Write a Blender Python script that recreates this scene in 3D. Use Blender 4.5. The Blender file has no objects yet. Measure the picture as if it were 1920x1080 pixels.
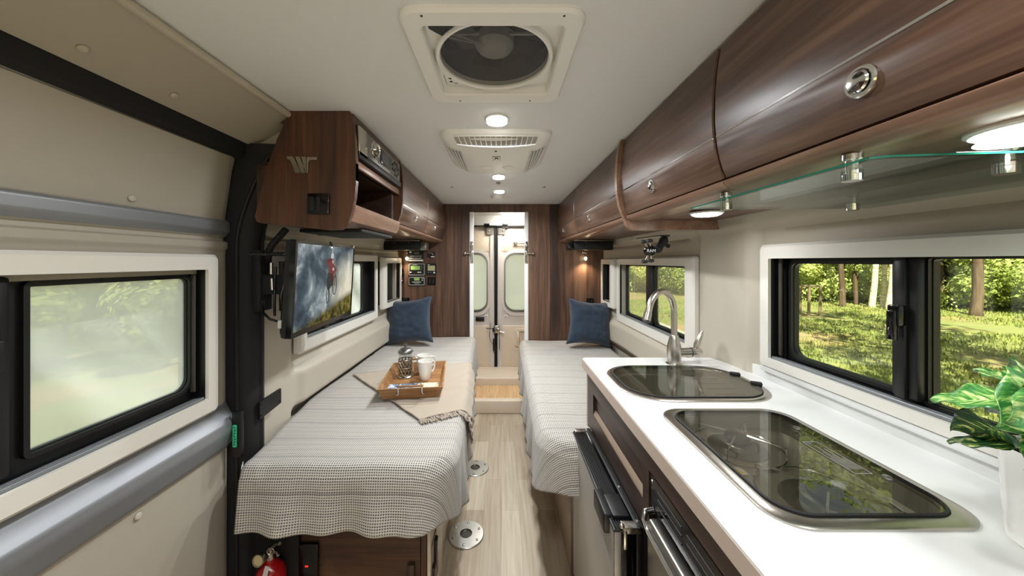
import bpy, bmesh, math, random
from mathutils import Vector, Matrix, noise
S = bpy.context.scene
COL = S.collection
PI = math.pi
# ---------------------------------------------------------------- camera
F, CX, CY, EYE = 640.0, 940.0, 490.0, 1.38
cd = bpy.data.cameras.new('camera'); cam = bpy.data.objects.new('camera', cd); COL.objects.link(cam)
cam.location = (0, 0, EYE); cam.rotation_euler = (PI/2, 0, 0)
cd.sensor_width = 36; cd.lens = 12.0; cd.shift_x = (960-CX)/1920; cd.shift_y = -(540-CY)/1920
cd.clip_start = .02; cd.clip_end = 400
S.camera = cam
S.view_settings.view_transform = 'Standard'; S.view_settings.look = 'None'
S.view_settings.exposure = 0.10; S.view_settings.gamma = 1; S.view_settings.use_curve_mapping = False
S.cycles.use_denoising = True
S.cycles.max_bounces = 10; S.cycles.diffuse_bounces = 5; S.cycles.glossy_bounces = 5
S.cycles.transmission_bounces = 8; S.cycles.transparent_max_bounces = 14
S.cycles.caustics_reflective = False; S.cycles.caustics_refractive = False
S.cycles.sample_clamp_indirect = 4
# ---------------------------------------------------------------- sky and sun
W = bpy.data.worlds.new('sky'); S.world = W; W.use_nodes = True
nt = W.node_tree; nt.nodes.clear()
wo = nt.nodes.new('ShaderNodeOutputWorld'); wb = nt.nodes.new('ShaderNodeBackground')
sk = nt.nodes.new('ShaderNodeTexSky'); sk.sky_type = 'HOSEK_WILKIE'; sk.turbidity = 5; sk.ground_albedo = .35
sk.sun_direction = Vector((-.28, -.60, .74)).normalized()
mixw = nt.nodes.new('ShaderNodeMix'); mixw.data_type = 'RGBA'; mixw.inputs[0].default_value = .75
mixw.inputs[7].default_value = (.92, .94, .95, 1)
nt.links.new(sk.outputs[0], mixw.inputs[6]); nt.links.new(mixw.outputs[2], wb.inputs[0])
wb.inputs[1].default_value = 1.05; nt.links.new(wb.outputs[0], wo.inputs[0])
sd = bpy.data.lights.new('sun', 'SUN'); sd.energy = 18.0; sd.angle = .01; sd.color = (1, .93, .78)
sun = bpy.data.objects.new('sun', sd); COL.objects.link(sun)
sun.rotation_euler = Vector((-.28, -.60, .74)).to_track_quat('Z', 'Y').to_euler()

# ---------------------------------------------------------------- materials
def lin(c): return tuple(((v/255)/12.92 if v/255 <= .04045 else ((v/255+.055)/1.055)**2.4) for v in c)+(1,)
MATS = {}
def mat(name, rgb, rough=.5, metal=0, **k):
    m = bpy.data.materials.new(name); m.use_nodes = True; n = m.node_tree.nodes; l = m.node_tree.links
    b = n['Principled BSDF']; b.inputs['Base Color'].default_value = lin(rgb)
    b.inputs['Roughness'].default_value = rough; b.inputs['Metallic'].default_value = metal
    if 'coat' in k: b.inputs['Coat Weight'].default_value = k['coat']; b.inputs['Coat Roughness'].default_value = .15
    if 'trans' in k: b.inputs['Transmission Weight'].default_value = k['trans']; b.inputs['IOR'].default_value = k.get('ior', 1.45)
    if 'emit' in k: b.inputs['Emission Color'].default_value = lin(k.get('ecol', rgb)); b.inputs['Emission Strength'].default_value = k['emit']
    if 'sheen' in k: b.inputs['Sheen Weight'].default_value = k['sheen']
    if 'bump' in k or 'var' in k:
        tc = n.new('ShaderNodeTexCoord'); tx = n.new('ShaderNodeTexNoise'); tx.inputs['Scale'].default_value = k.get('bs', 300); tx.inputs['Detail'].default_value = 3
        l.new(tc.outputs['Object'], tx.inputs['Vector'])
        if 'bump' in k:
            bp = n.new('ShaderNodeBump'); bp.inputs['Strength'].default_value = k['bump']; bp.inputs['Distance'].default_value = .002
            l.new(tx.outputs['Fac'], bp.inputs['Height']); l.new(bp.outputs[0], b.inputs['Normal'])
        if 'var' in k:
            cr = n.new('ShaderNodeValToRGB'); c1 = [v*(1-k['var']) for v in lin(rgb)[:3]]+[1]; c2 = [min(1, v*(1+k['var'])) for v in lin(rgb)[:3]]+[1]
            cr.color_ramp.elements[0].position = .3; cr.color_ramp.elements[0].color = c1; cr.color_ramp.elements[1].position = .7; cr.color_ramp.elements[1].color = c2
            l.new(tx.outputs['Fac'], cr.inputs[0]); l.new(cr.outputs[0], b.inputs['Base Color'])
    MATS[name] = m; return m
def N(m, t, **ins):
    x = m.node_tree.nodes.new(t)
    for k, v in ins.items(): x.inputs[k.replace('_', ' ')].default_value = v
    return x
def math_(m, op, a, b=None, c=None):
    x = m.node_tree.nodes.new('ShaderNodeMath'); x.operation = op
    for i, v in enumerate((a, b, c)):
        if v is None: continue
        if isinstance(v, (int, float)): x.inputs[i].default_value = v
        else: m.node_tree.links.new(v, x.inputs[i])
    return x.outputs[0]
def ramp(m, fac, stops):
    cr = m.node_tree.nodes.new('ShaderNodeValToRGB'); e = cr.color_ramp.elements
    while len(e) < len(stops): e.new(.5)
    for i, (p, c) in enumerate(stops): e[i].position = p; e[i].color = lin(c) if max(c) > 1 else tuple(c)+(1,)
    m.node_tree.links.new(fac, cr.inputs[0]); return cr.outputs[0]
def wood(name, grain, dark, mid, light, rough=.38, scale=1.0, strips=None, coat=0):
    m = mat(name, mid, rough); L = m.node_tree.links; b = m.node_tree.nodes['Principled BSDF']
    tc = N(m, 'ShaderNodeTexCoord'); mp = N(m, 'ShaderNodeMapping'); g = 'XYZ'.index(grain)
    sc = [14*scale]*3; sc[g] = 1.1*scale; mp.inputs['Scale'].default_value = sc
    L.new(tc.outputs['Object'], mp.inputs[0]); vec = mp.outputs[0]
    if strips:
        ax, w = strips; sx = N(m, 'ShaderNodeSeparateXYZ'); L.new(tc.outputs['Object'], sx.inputs[0])
        fl = math_(m, 'FLOOR', math_(m, 'DIVIDE', sx.outputs['XYZ'.index(ax)], w))
        wn = N(m, 'ShaderNodeTexWhiteNoise'); wn.noise_dimensions = '1D'; L.new(fl, wn.inputs['W'])
        off = N(m, 'ShaderNodeCombineXYZ'); L.new(math_(m, 'MULTIPLY', wn.outputs['Value'], 40), off.inputs[g])
        ad = N(m, 'ShaderNodeVectorMath'); L.new(vec, ad.inputs[0]); L.new(off.outputs[0], ad.inputs[1]); vec = ad.outputs[0]
    n1 = N(m, 'ShaderNodeTexNoise', Scale=1.0, Detail=6, Roughness=.6, Distortion=1.2); L.new(vec, n1.inputs['Vector'])
    mp2 = N(m, 'ShaderNodeMapping'); s2 = [9]*3; s2[g] = .8; mp2.inputs['Scale'].default_value = s2; L.new(vec, mp2.inputs[0])
    n2 = N(m, 'ShaderNodeTexNoise', Scale=1.0, Detail=3, Roughness=.5); L.new(mp2.outputs[0], n2.inputs['Vector'])
    f = math_(m, 'ADD', math_(m, 'MULTIPLY', n1.outputs['Fac'], .75), math_(m, 'MULTIPLY', n2.outputs['Fac'], .25))
    if strips: f = math_(m, 'ADD', f, math_(m, 'MULTIPLY', math_(m, 'SUBTRACT', wn.outputs['Value'], .5), .24))
    col = ramp(m, f, [(.32, dark), (.5, mid), (.68, light)]); L.new(col, b.inputs['Base Color'])
    bp = N(m, 'ShaderNodeBump', Strength=.12, Distance=.001); L.new(n2.outputs['Fac'], bp.inputs['Height']); L.new(bp.outputs[0], b.inputs['Normal'])
    if coat: b.inputs['Coat Weight'].default_value = coat; b.inputs['Coat Roughness'].default_value = .3
    return m
WD, WM, WL = (50, 34, 26), (86, 61, 47), (122, 92, 72)
wal_z = wood('walnut_upright', 'Z', WD, WM, WL, .42, strips=('X', .11))
wal_zx = wood('walnut_end', 'Z', WD, (84, 53, 37), (112, 76, 54), .42)
wal_y = wood('walnut_lengthwise', 'Y', WD, WM, WL, .36, coat=.15)
wal_x = wood('walnut_crosswise', 'X', WD, (74, 48, 34), (104, 72, 52), .45)
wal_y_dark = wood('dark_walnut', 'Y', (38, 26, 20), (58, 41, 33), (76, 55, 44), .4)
wal_lip = wood('walnut_lip', 'Y', (92, 66, 52), (134, 102, 84), (158, 126, 106), .3)
acacia = wood('acacia', 'X', (98, 64, 38), (160, 116, 74), (196, 154, 108), .4, scale=1.6)
bark = wood('bark', 'Z', (52, 40, 28), (88, 70, 52), (120, 100, 76), .9, scale=.6)
birch = wood('birch_bark', 'X', (112, 100, 80), (196, 184, 160), (232, 224, 204), .8, scale=.5)
postwood = wood('post_wood', 'Z', (90, 78, 60), (124, 108, 84), (150, 134, 106), .8)
teak = wood('teak', 'Y', (196, 150, 98), (218, 178, 126), (234, 200, 150), .45, scale=1.2)
beige = mat('beige_trim', (190, 182, 167), .48, bump=.12, bs=500)
beige_l = mat('beige_door_panel', (176, 169, 155), .55, bump=.12, bs=500)
frame_m = mat('window_frame_plastic', (228, 225, 216), .35)
white_p = mat('white_plastic', (236, 236, 234), .38)
ceil_m = mat('ceiling_fabric', (226, 229, 231), .8, bump=.35, bs=260)
black_p = mat('black_plastic', (16, 16, 17), .42)
black_m = mat('matte_black', (20, 20, 21), .75, bump=.1, bs=400)
black_g = mat('gloss_black', (10, 10, 11), .12)
rubber = mat('black_rubber', (12, 12, 12), .6)
brush = mat('brush_seal', (70, 66, 58), .95, bump=.5, bs=900)
alu = mat('silver_paint', (146, 149, 153), .42, .5)
steel = mat('brushed_steel', (196, 190, 180), .27, 1)
steel_d = mat('dark_steel', (150, 148, 142), .3, 1)
chrome = mat('chrome', (225, 225, 225), .08, 1)
fridge_m = mat('fridge_silver', (178, 174, 168), .4, .55)
counter_m = mat('white_solid_surface', (224, 224, 222), .22, var=.03, bs=6)
counter_e = mat('taupe_counter_edge', (190, 174, 162), .35)
taupe = mat('taupe_panel', (148, 130, 112), .5)
cream = mat('cream_panel', (222, 208, 188), .45)
doorgrey = mat('door_trim_grey', (214, 208, 200), .45)
ceramic = mat('white_ceramic', (240, 238, 232), .12, coat=.5)
red_m = mat('red_enamel', (172, 14, 22), .2, coat=.6)
green_m = mat('green_tag', (40, 168, 120), .4, emit=.25)
blue_f = mat('navy_linen', (34, 50, 68), .9, bump=.5, bs=700, var=.12, sheen=.3)
throw_m = mat('oatmeal_wool', (176, 163, 145), .95, bump=.5, bs=500, var=.06, sheen=.2)
fringe_m = mat('fringe_wool', (170, 158, 144), .95)
soil = mat('potting_soil', (28, 22, 16), .95, bump=1, bs=120)
lamp_on = mat('lamp_diffuser', (255, 250, 240), .5, emit=22)
lamp_warm = mat('warm_bulb', (255, 232, 196), .5, emit=22)
lcd = mat('green_lcd', (120, 150, 84), .3, emit=.35)
lcd2 = mat('grey_lcd', (146, 146, 108), .3, emit=.25)
led_red = mat('red_indicator', (220, 40, 30), .3, emit=1.2)
print_w = mat('white_print', (214, 214, 210), .5)
print_g = mat('grey_print', (150, 150, 150), .5)
ink = mat('black_ink', (24, 24, 24), .6)
def glass(name, tint=(255, 255, 255), rough=0, solid=False):
    # thin architectural pane: fresnel reflection over tinted transparency
    m = bpy.data.materials.new(name); m.use_nodes = True; n = m.node_tree.nodes; n.clear()
    o = n.new('ShaderNodeOutputMaterial'); mx = n.new('ShaderNodeMixShader'); tr = n.new('ShaderNodeBsdfTransparent'); gl = n.new('ShaderNodeBsdfGlossy')
    fr = n.new('ShaderNodeFresnel'); fr.inputs[0].default_value = 1.5; gl.inputs['Roughness'].default_value = rough
    tr.inputs[0].default_value = lin(tint); L = m.node_tree.links
    ge = n.new('ShaderNodeNewGeometry'); io = n.new('ShaderNodeMapRange'); io.inputs[3].default_value = 1.5; io.inputs[4].default_value = 1/1.5
    L.new(ge.outputs['Backfacing'], io.inputs[0]); L.new(io.outputs[0], fr.inputs[0])      # the same pane reflection from either side
    L.new(fr.outputs[0], mx.inputs[0]); L.new(tr.outputs[0], mx.inputs[1]); L.new(gl.outputs[0], mx.inputs[2]); L.new(mx.outputs[0], o.inputs[0])
    return m
g_clear = glass('clear_pane', (240, 245, 240))
g_smoke = glass('smoked_glass', (224, 222, 216))
tray_m = mat('pressed_steel', (186, 184, 176), .38, .75)
g_fan = glass('fan_tinted_lid', (205, 205, 205), .3)
g_vessel = glass('clear_glass_vessel', (236, 238, 236))
def milky(name, f, col):
    m = glass(name, (235, 240, 235)); n = m.node_tree.nodes; L = m.node_tree.links
    o = [x for x in n if x.type == 'OUTPUT_MATERIAL'][0]; src = o.inputs[0].links[0].from_socket
    t = n.new('ShaderNodeBsdfTranslucent'); t.inputs[0].default_value = lin(col); mx = n.new('ShaderNodeMixShader'); mx.inputs[0].default_value = f
    L.new(src, mx.inputs[1]); L.new(t.outputs[0], mx.inputs[2]); L.new(mx.outputs[0], o.inputs[0]); return m
g_milk = milky('hazy_privacy_pane', .56, (230, 238, 246))
g_frost = milky('frosted_pane', .72, (244, 250, 255))
g_screen = milky('screened_pane', .16, (200, 205, 190))
g_edge = mat('green_glass_edge', (28, 104, 84), .1)

def weave():
    m = mat('woven_cotton', (196, 188, 176), .95, sheen=.2); L = m.node_tree.links; b = m.node_tree.nodes['Principled BSDF']
    uv = N(m, 'ShaderNodeUVMap'); sx = N(m, 'ShaderNodeSeparateXYZ'); L.new(uv.outputs[0], sx.inputs[0])
    u, v = sx.outputs[0], sx.outputs[1]
    nz = N(m, 'ShaderNodeTexNoise', Scale=26.0, Detail=2); L.new(uv.outputs[0], nz.inputs['Vector'])
    wob = math_(m, 'MULTIPLY', math_(m, 'SUBTRACT', nz.outputs['Fac'], .5), 2.2)
    k = 2*PI/.0080
    su = math_(m, 'SINE', math_(m, 'ADD', math_(m, 'MULTIPLY', u, k), wob)); sv = math_(m, 'SINE', math_(m, 'ADD', math_(m, 'MULTIPLY', v, k), wob))
    c = math_(m, 'MULTIPLY', math_(m, 'SUBTRACT', 1.0, su), math_(m, 'SUBTRACT', 1.0, sv))
    rows = math_(m, 'SINE', math_(m, 'MULTIPLY', v, 2*PI/.034)); big = math_(m, 'SINE', math_(m, 'MULTIPLY', v, 2*PI/.13))
    # dark flecks between white pills, stronger in the bands
    f = math_(m, 'SUBTRACT', math_(m, 'MULTIPLY', rows, .05), math_(m, 'ADD', math_(m, 'MULTIPLY', c, .24), math_(m, 'MULTIPLY', math_(m, 'SUBTRACT', 1.0, sv), .08)))
    f = math_(m, 'ADD', f, .98)
    col = ramp(m, f, [(.06, (52, 51, 54)), (.30, (120, 116, 112)), (.55, (166, 161, 153)), (.92, (208, 203, 194))])
    ln = math_(m, 'GREATER_THAN', big, .985); mx = N(m, 'ShaderNodeMix'); mx.data_type = 'RGBA'
    L.new(math_(m, 'MULTIPLY', ln, .42), mx.inputs[0]); L.new(col, mx.inputs[6]); mx.inputs[7].default_value = lin((96, 92, 92))
    L.new(mx.outputs[2], b.inputs['Base Color'])
    bp = N(m, 'ShaderNodeBump', Strength=.6, Distance=.0022)
    hh = math_(m, 'SUBTRACT', f, math_(m, 'MULTIPLY', math_(m, 'GREATER_THAN', big, .96), 1.5))
    L.new(hh, bp.inputs['Height']); L.new(bp.outputs[0], b.inputs['Normal']); return m
weave_m = weave()
def floor_mat():
    m = mat('pale_ash_vinyl', (196, 184, 166), .38); L = m.node_tree.links; b = m.node_tree.nodes['Principled BSDF']
    tc = N(m, 'ShaderNodeTexCoord'); sx = N(m, 'ShaderNodeSeparateXYZ'); L.new(tc.outputs['Object'], sx.inputs[0])
    cb = N(m, 'ShaderNodeCombineXYZ'); L.new(sx.outputs[1], cb.inputs[0]); L.new(sx.outputs[0], cb.inputs[1])
    br = N(m, 'ShaderNodeTexBrick', Scale=1.0); br.inputs['Brick Width'].default_value = .72; br.inputs['Row Height'].default_value = .098
    br.inputs['Mortar Size'].default_value = .0006; br.offset = .37; br.inputs['Bias'].default_value = 0
    br.inputs['Color1'].default_value = lin((204, 193, 174)); br.inputs['Color2'].default_value = lin((176, 162, 142)); br.inputs['Mortar'].default_value = lin((150, 134, 114))
    L.new(cb.outputs[0], br.inputs['Vector'])
    mp = N(m, 'ShaderNodeMapping'); mp.inputs['Scale'].default_value = (60, 3, 1); L.new(tc.outputs['Object'], mp.inputs[0])
    nz = N(m, 'ShaderNodeTexNoise', Scale=1.0, Detail=5, Distortion=.6); L.new(mp.outputs[0], nz.inputs['Vector'])
    g = ramp(m, nz.outputs['Fac'], [(.3, (214, 206, 196)), (.7, (255, 255, 252))])
    mx = N(m, 'ShaderNodeMix'); mx.data_type = 'RGBA'; mx.blend_type = 'MULTIPLY'; mx.inputs[0].default_value = .8
    L.new(br.outputs[0], mx.inputs[6]); L.new(g, mx.inputs[7]); L.new(mx.outputs[2], b.inputs['Base Color']); return m
floor_m = floor_mat()
def noise_mat(name, stops, scale, rough=.9, detail=4, vec=None, bump=0, trans=0):
    m = mat(name, stops[0][1], rough); L = m.node_tree.links; b = m.node_tree.nodes['Principled BSDF']
    tc = N(m, 'ShaderNodeTexCoord'); nz = N(m, 'ShaderNodeTexNoise', Scale=scale, Detail=detail)
    if vec:
        mp = N(m, 'ShaderNodeMapping'); mp.inputs['Scale'].default_value = vec; L.new(tc.outputs['Object'], mp.inputs[0]); L.new(mp.outputs[0], nz.inputs['Vector'])
    else: L.new(tc.outputs['Object'], nz.inputs['Vector'])
    L.new(ramp(m, nz.outputs['Fac'], stops), b.inputs['Base Color'])
    if bump:
        bp = N(m, 'ShaderNodeBump', Strength=bump, Distance=.05); L.new(nz.outputs['Fac'], bp.inputs['Height']); L.new(bp.outputs[0], b.inputs['Normal'])
    if trans:
        o = [x for x in m.node_tree.nodes if x.type == 'OUTPUT_MATERIAL'][0]; t = m.node_tree.nodes.new('ShaderNodeBsdfTranslucent')
        L.new(ramp(m, nz.outputs['Fac'], stops), t.inputs[0]); mx = m.node_tree.nodes.new('ShaderNodeMixShader'); mx.inputs[0].default_value = trans
        L.new(b.outputs[0], mx.inputs[1]); L.new(t.outputs[0], mx.inputs[2]); L.new(mx.outputs[0], o.inputs[0])
    return m
ground_m = noise_mat('meadow', [(.38, (150, 126, 90)), (.46, (122, 118, 68)), (.58, (128, 132, 72)), (.75, (102, 112, 58))], .55, detail=9, bump=.4)
blade_m = noise_mat('grass_blades', [(.35, (108, 120, 54)), (.6, (158, 165, 86))], 1.5, trans=.3)
leaf_ms = [noise_mat('foliage_deep', [(.35, (84, 100, 48)), (.65, (136, 152, 78))], 2.2, trans=.5),
           noise_mat('foliage_mid', [(.35, (118, 134, 62)), (.65, (176, 188, 100))], 2.2, trans=.5),
           noise_mat('foliage_bright', [(.35, (152, 166, 80)), (.65, (216, 222, 148))], 2.2, trans=.55)]
def leafpat(name, stops):
    m = mat(name, stops[0][1], .32); L = m.node_tree.links; b = m.node_tree.nodes['Principled BSDF']
    uv = N(m, 'ShaderNodeUVMap'); sx = N(m, 'ShaderNodeSeparateXYZ'); L.new(uv.outputs[0], sx.inputs[0])
    q = math_(m, 'ABSOLUTE', math_(m, 'SUBTRACT', sx.outputs[1], .5)); oi = N(m, 'ShaderNodeObjectInfo')
    cb = N(m, 'ShaderNodeCombineXYZ'); L.new(math_(m, 'MULTIPLY', math_(m, 'SUBTRACT', sx.outputs[0], math_(m, 'MULTIPLY', q, .8)), 11.0), cb.inputs[0])
    L.new(math_(m, 'MULTIPLY', sx.outputs[1], 3.2), cb.inputs[1]); L.new(math_(m, 'MULTIPLY', oi.outputs['Random'], 20.0), cb.inputs[2])
    n1 = N(m, 'ShaderNodeTexNoise', Scale=1.0, Detail=5, Roughness=.65); L.new(cb.outputs[0], n1.inputs['Vector'])
    f = math_(m, 'SUBTRACT', n1.outputs['Fac'], math_(m, 'MULTIPLY', q, .14)); col = ramp(m, f, stops); L.new(col, b.inputs['Base Color'])
    bp = N(m, 'ShaderNodeBump', Strength=.3, Distance=.002); L.new(n1.outputs['Fac'], bp.inputs['Height']); L.new(bp.outputs[0], b.inputs['Normal'])
    return m
pothos_m = leafpat('variegated_leaf', [(.38, (46, 104, 46)), (.47, (84, 140, 66)), (.52, (150, 180, 96)), (.62, (214, 218, 160))])
pothos_d = leafpat('dark_leaf', [(.42, (22, 62, 28)), (.50, (40, 88, 38)), (.545, (120, 146, 60)), (.60, (206, 206, 130))])

# ---------------------------------------------------------------- mesh helpers
def rrect(u0, u1, v0, v1, r=0, n=6):
    if isinstance(r, (int, float)): r = (r,)*4      # corners: (u0,v0) (u1,v0) (u1,v1) (u0,v1)
    P = []
    for (cu, cv, a0, rr) in ((u0, v0, PI, r[0]), (u1, v0, 1.5*PI, r[1]), (u1, v1, 0, r[2]), (u0, v1, .5*PI, r[3])):
        rr = max(rr, 1e-5); ou = cu+rr if cu == u0 else cu-rr; ov = cv+rr if cv == v0 else cv-rr
        for i in range(n+1):
            a = a0+i/n*PI/2; P.append((ou+rr*math.cos(a), ov+rr*math.sin(a)))
    return P
def circ(cu, cv, r, n=32, r2=None): return [(cu+r*math.cos(2*PI*i/n), cv+(r2 or r)*math.sin(2*PI*i/n)) for i in range(n)]
def to3(ax, u, v, w): return (w, u, v) if ax == 'X' else (u, w, v) if ax == 'Y' else (u, v, w)
class B:
    def __init__(s): s.bm = bmesh.new(); s.mi = 0
    def _f(s, vs):
        try:
            f = s.bm.faces.new(vs); f.material_index = s.mi; return f
        except ValueError: return None
    def box(s, x0, x1, y0, y1, z0, z1, bev=0, seg=2):
        vs = [s.bm.verts.new((x, y, z)) for x in (x0, x1) for y in (y0, y1) for z in (z0, z1)]
        fs = [s._f([vs[i] for i in q]) for q in ((0, 1, 3, 2), (4, 6, 7, 5), (0, 4, 5, 1), (2, 3, 7, 6), (0, 2, 6, 4), (1, 5, 7, 3))]
        if bev:
            es = list({e for f in fs for e in f.edges}); r = bmesh.ops.bevel(s.bm, geom=es, offset=bev, segments=seg, profile=.5, affect='EDGES')
            for f in r['faces']: f.material_index = s.mi
        return s
    def obox(s, c, half, R, bev=0):       # oriented box
        t = B(); t.mi = s.mi; t.box(-half[0], half[0], -half[1], half[1], -half[2], half[2], bev)
        return s.merge(t, Matrix.Translation(c) @ R.to_4x4())
    def merge(s, t, M=None):
        me = bpy.data.meshes.new('tmp'); t.bm.to_mesh(me)
        if M is not None: me.transform(M)
        s.bm.from_mesh(me); bpy.data.meshes.remove(me); t.bm.free(); return s
    def loft(s, rings, closed=True, cap0=False, cap1=False):
        R = [[s.bm.verts.new(p) for p in r] for r in rings]; n = len(R[0])
        for a, b in zip(R, R[1:]):
            for i in range(n if closed else n-1):
                j = (i+1) % n; s._f((a[i], a[j], b[j], b[i]))
        if cap0: s._f(R[0][::-1])
        if cap1: s._f(R[-1])
        return s
    def prism(s, ax, poly, w0, w1): return s.loft([[to3(ax, u, v, w0) for u, v in poly], [to3(ax, u, v, w1) for u, v in poly]], cap0=True, cap1=True)
    def prof(s, ax, rings, cap=True):      # rings: list of (poly, w)
        return s.loft([[to3(ax, u, v, w) for u, v in p] for p, w in rings], cap0=cap, cap1=cap)
    def frame(s, ax, outer, inner, w0, w1, bev=0):   # solid ring between two loops of equal count
        o0 = [to3(ax, u, v, w0) for u, v in outer]; o1 = [to3(ax, u, v, w1) for u, v in outer]
        i0 = [to3(ax, u, v, w0) for u, v in inner]; i1 = [to3(ax, u, v, w1) for u, v in inner]
        return s.loft([o0, o1, i1, i0, o0])
    def plate(s, ax, outer, holes, w0, w1):
        for w in (w0, w1):
            loops = []
            for P in [outer]+holes:
                vs = [s.bm.verts.new(to3(ax, u, v, w)) for u, v in P]; loops.append([s.bm.edges.new((vs[i], vs[(i+1) % len(vs)])) for i in range(len(vs))])
            r = bmesh.ops.triangle_fill(s.bm, edges=[e for l in loops for e in l], use_beauty=True)
            for f in r['geom']:
                if isinstance(f, bmesh.types.BMFace): f.material_index = s.mi
        for P in [outer]+holes: s.loft([[to3(ax, u, v, w0) for u, v in P], [to3(ax, u, v, w1) for u, v in P]])
        bmesh.ops.remove_doubles(s.bm, verts=s.bm.verts, dist=1e-6); return s
    def tube(s, pts, r, n=10, caps=True):
        pts = [Vector(p) for p in pts]; m = len(pts); rs = r if isinstance(r, (list, tuple)) else [r]*m
        rings = []; up = None
        for i, p in enumerate(pts):
            d = (pts[min(i+1, m-1)]-pts[max(i-1, 0)]).normalized()
            if up is None: up = d.orthogonal().normalized()
            up = (up-d*up.dot(d)); up = up.normalized() if up.length > 1e-6 else d.orthogonal().normalized()
            q = d.cross(up); rings.append([p+rs[i]*(math.cos(2*PI*k/n)*up+math.sin(2*PI*k/n)*q) for k in range(n)])
        return s.loft(rings, cap0=caps, cap1=caps)
    def lathe(s, prof, c=(0, 0, 0), d=(0, 0, 1), n=28, caps=True):   # prof: (radius, height)
        d = Vector(d).normalized(); a = d.orthogonal().normalized(); b = d.cross(a); c = Vector(c)
        rings = [[c+d*h+max(r, 1e-5)*(math.cos(2*PI*k/n)*a+math.sin(2*PI*k/n)*b) for k in range(n)] for r, h in prof]
        return s.loft(rings, cap0=caps, cap1=caps)
    def grid(s, nu, nv, fn, uv=False):
        if uv: ul = s.bm.loops.layers.uv.new('UVMap')
        V = [[s.bm.verts.new(fn(i/nu, j/nv)) for j in range(nv+1)] for i in range(nu+1)]
        for i in range(nu):
            for j in range(nv):
                f = s._f((V[i][j], V[i+1][j], V[i+1][j+1], V[i][j+1]))
                if uv:
                    for l, (a, c) in zip(f.loops, ((i, j), (i+1, j), (i+1, j+1), (i, j+1))): l[ul].uv = (a/nu, c/nv)
        return s
    def ball(s, c, r, sc=(1, 1, 1), n=16):
        rings = []
        for i in range(n//2+1):
            t = -PI/2+PI*i/(n//2); rings.append([(c[0]+max(math.cos(t), 1e-4)*r*sc[0]*math.cos(2*PI*k/n), c[1]+max(math.cos(t), 1e-4)*r*sc[1]*math.sin(2*PI*k/n), c[2]+r*sc[2]*math.sin(t)) for k in range(n)])
        return s.loft(rings, cap0=True, cap1=True)
    def text(s, txt, size, M, depth=.0004, align='CENTER'):
        cu = bpy.data.curves.new('t', 'FONT'); cu.body = txt; cu.size = size; cu.extrude = depth; cu.align_x = align; cu.align_y = 'CENTER'
        o = bpy.data.objects.new('t', cu); COL.objects.link(o); dg = bpy.context.evaluated_depsgraph_get(); me = bpy.data.meshes.new_from_object(o.evaluated_get(dg))
        me.transform(M)
        k = len(s.bm.faces); s.bm.from_mesh(me); s.bm.faces.ensure_lookup_table()
        for f in s.bm.faces[k:]: f.material_index = s.mi
        bpy.data.objects.remove(o); bpy.data.curves.remove(cu); bpy.data.meshes.remove(me); return s
def wpos(o):
    v = Vector((0, 0, 0))
    while o: v += o.location; o = o.parent
    return v
def obj(name, b, m, parent=None, smooth=35, local=False, at=None, label=None, **tags):
    bm = b.bm if isinstance(b, B) else b
    bmesh.ops.recalc_face_normals(bm, faces=bm.faces)
    me = bpy.data.meshes.new(name); bm.to_mesh(me); bm.free()
    for x in (m if isinstance(m, (list, tuple)) else [m]): me.materials.append(x)
    if smooth:
        me.shade_smooth(); me.set_sharp_from_angle(angle=math.radians(smooth))
    o = bpy.data.objects.new(name, me); COL.objects.link(o)
    if parent:
        o.parent = parent
        if not local: me.transform(Matrix.Translation(-wpos(parent)))
    elif at: me.transform(Matrix.Translation(-Vector(at))); o.location = at
    if label: o['label'] = label
    for k, v in tags.items(): o[k] = v
    return o
def thing(name, label, cat, loc=(0, 0, 0), rz=0, group=None, kind=None, rx=0):
    o = bpy.data.objects.new(name, None); COL.objects.link(o); o.location = loc; o.rotation_euler = (rx, 0, rz); o.empty_display_size = .05
    if label: o['label'] = label
    if cat: o['category'] = cat
    if group: o['group'] = group
    if kind: o['kind'] = kind
    return o
def tag(o, label, cat, group=None, kind=None):
    o['label'] = label; o['category'] = cat
    if group: o['group'] = group
    if kind: o['kind'] = kind
    return o
def struct(name, loc=(0, 0, 0)):
    o = thing(name, None, None, loc, kind='structure'); return o
def copy_tree(o, parent=None):
    c = o.copy(); COL.objects.link(c); c.parent = parent
    for ch in list(o.children): copy_tree(ch, c)
    return c
def onX(px, py, X): z = F*X/(px-CX); return Vector((X, z, EYE-(py-CY)*z/F))
def onY(px, py, z): return Vector(((px-CX)*z/F, z, EYE-(py-CY)*z/F))
def onZ(px, py, Z): z = F*(EYE-Z)/(py-CY); return Vector(((px-CX)*z/F, z, Z))
# ================================================================ THE SETTING
Y0, YB = -.35, 3.10
def sst(a, b, x): t = max(0, min(1, (x-a)/(b-a))); return t*t*(3-2*t)
def lerp_tab(t, z):
    for (z0, x0), (z1, x1) in zip(t, t[1:]):
        if z0 <= z <= z1: return x0+(x1-x0)*(z-z0)/max(z1-z0, 1e-9)
    return t[0][1] if z < t[0][0] else t[-1][1]
obj('floor', B().box(-1.05, 1.05, -1.7, YB, -.06, 0), floor_m, kind='structure')
obj('ceiling', B().plate('Z', rrect(-1.02, 1.02, -1.15, YB+.02, 0, 1), [rrect(-.178, .144, .735, 1.045, .01, 3)], 1.90, 1.94), ceil_m, kind='structure')

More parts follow.
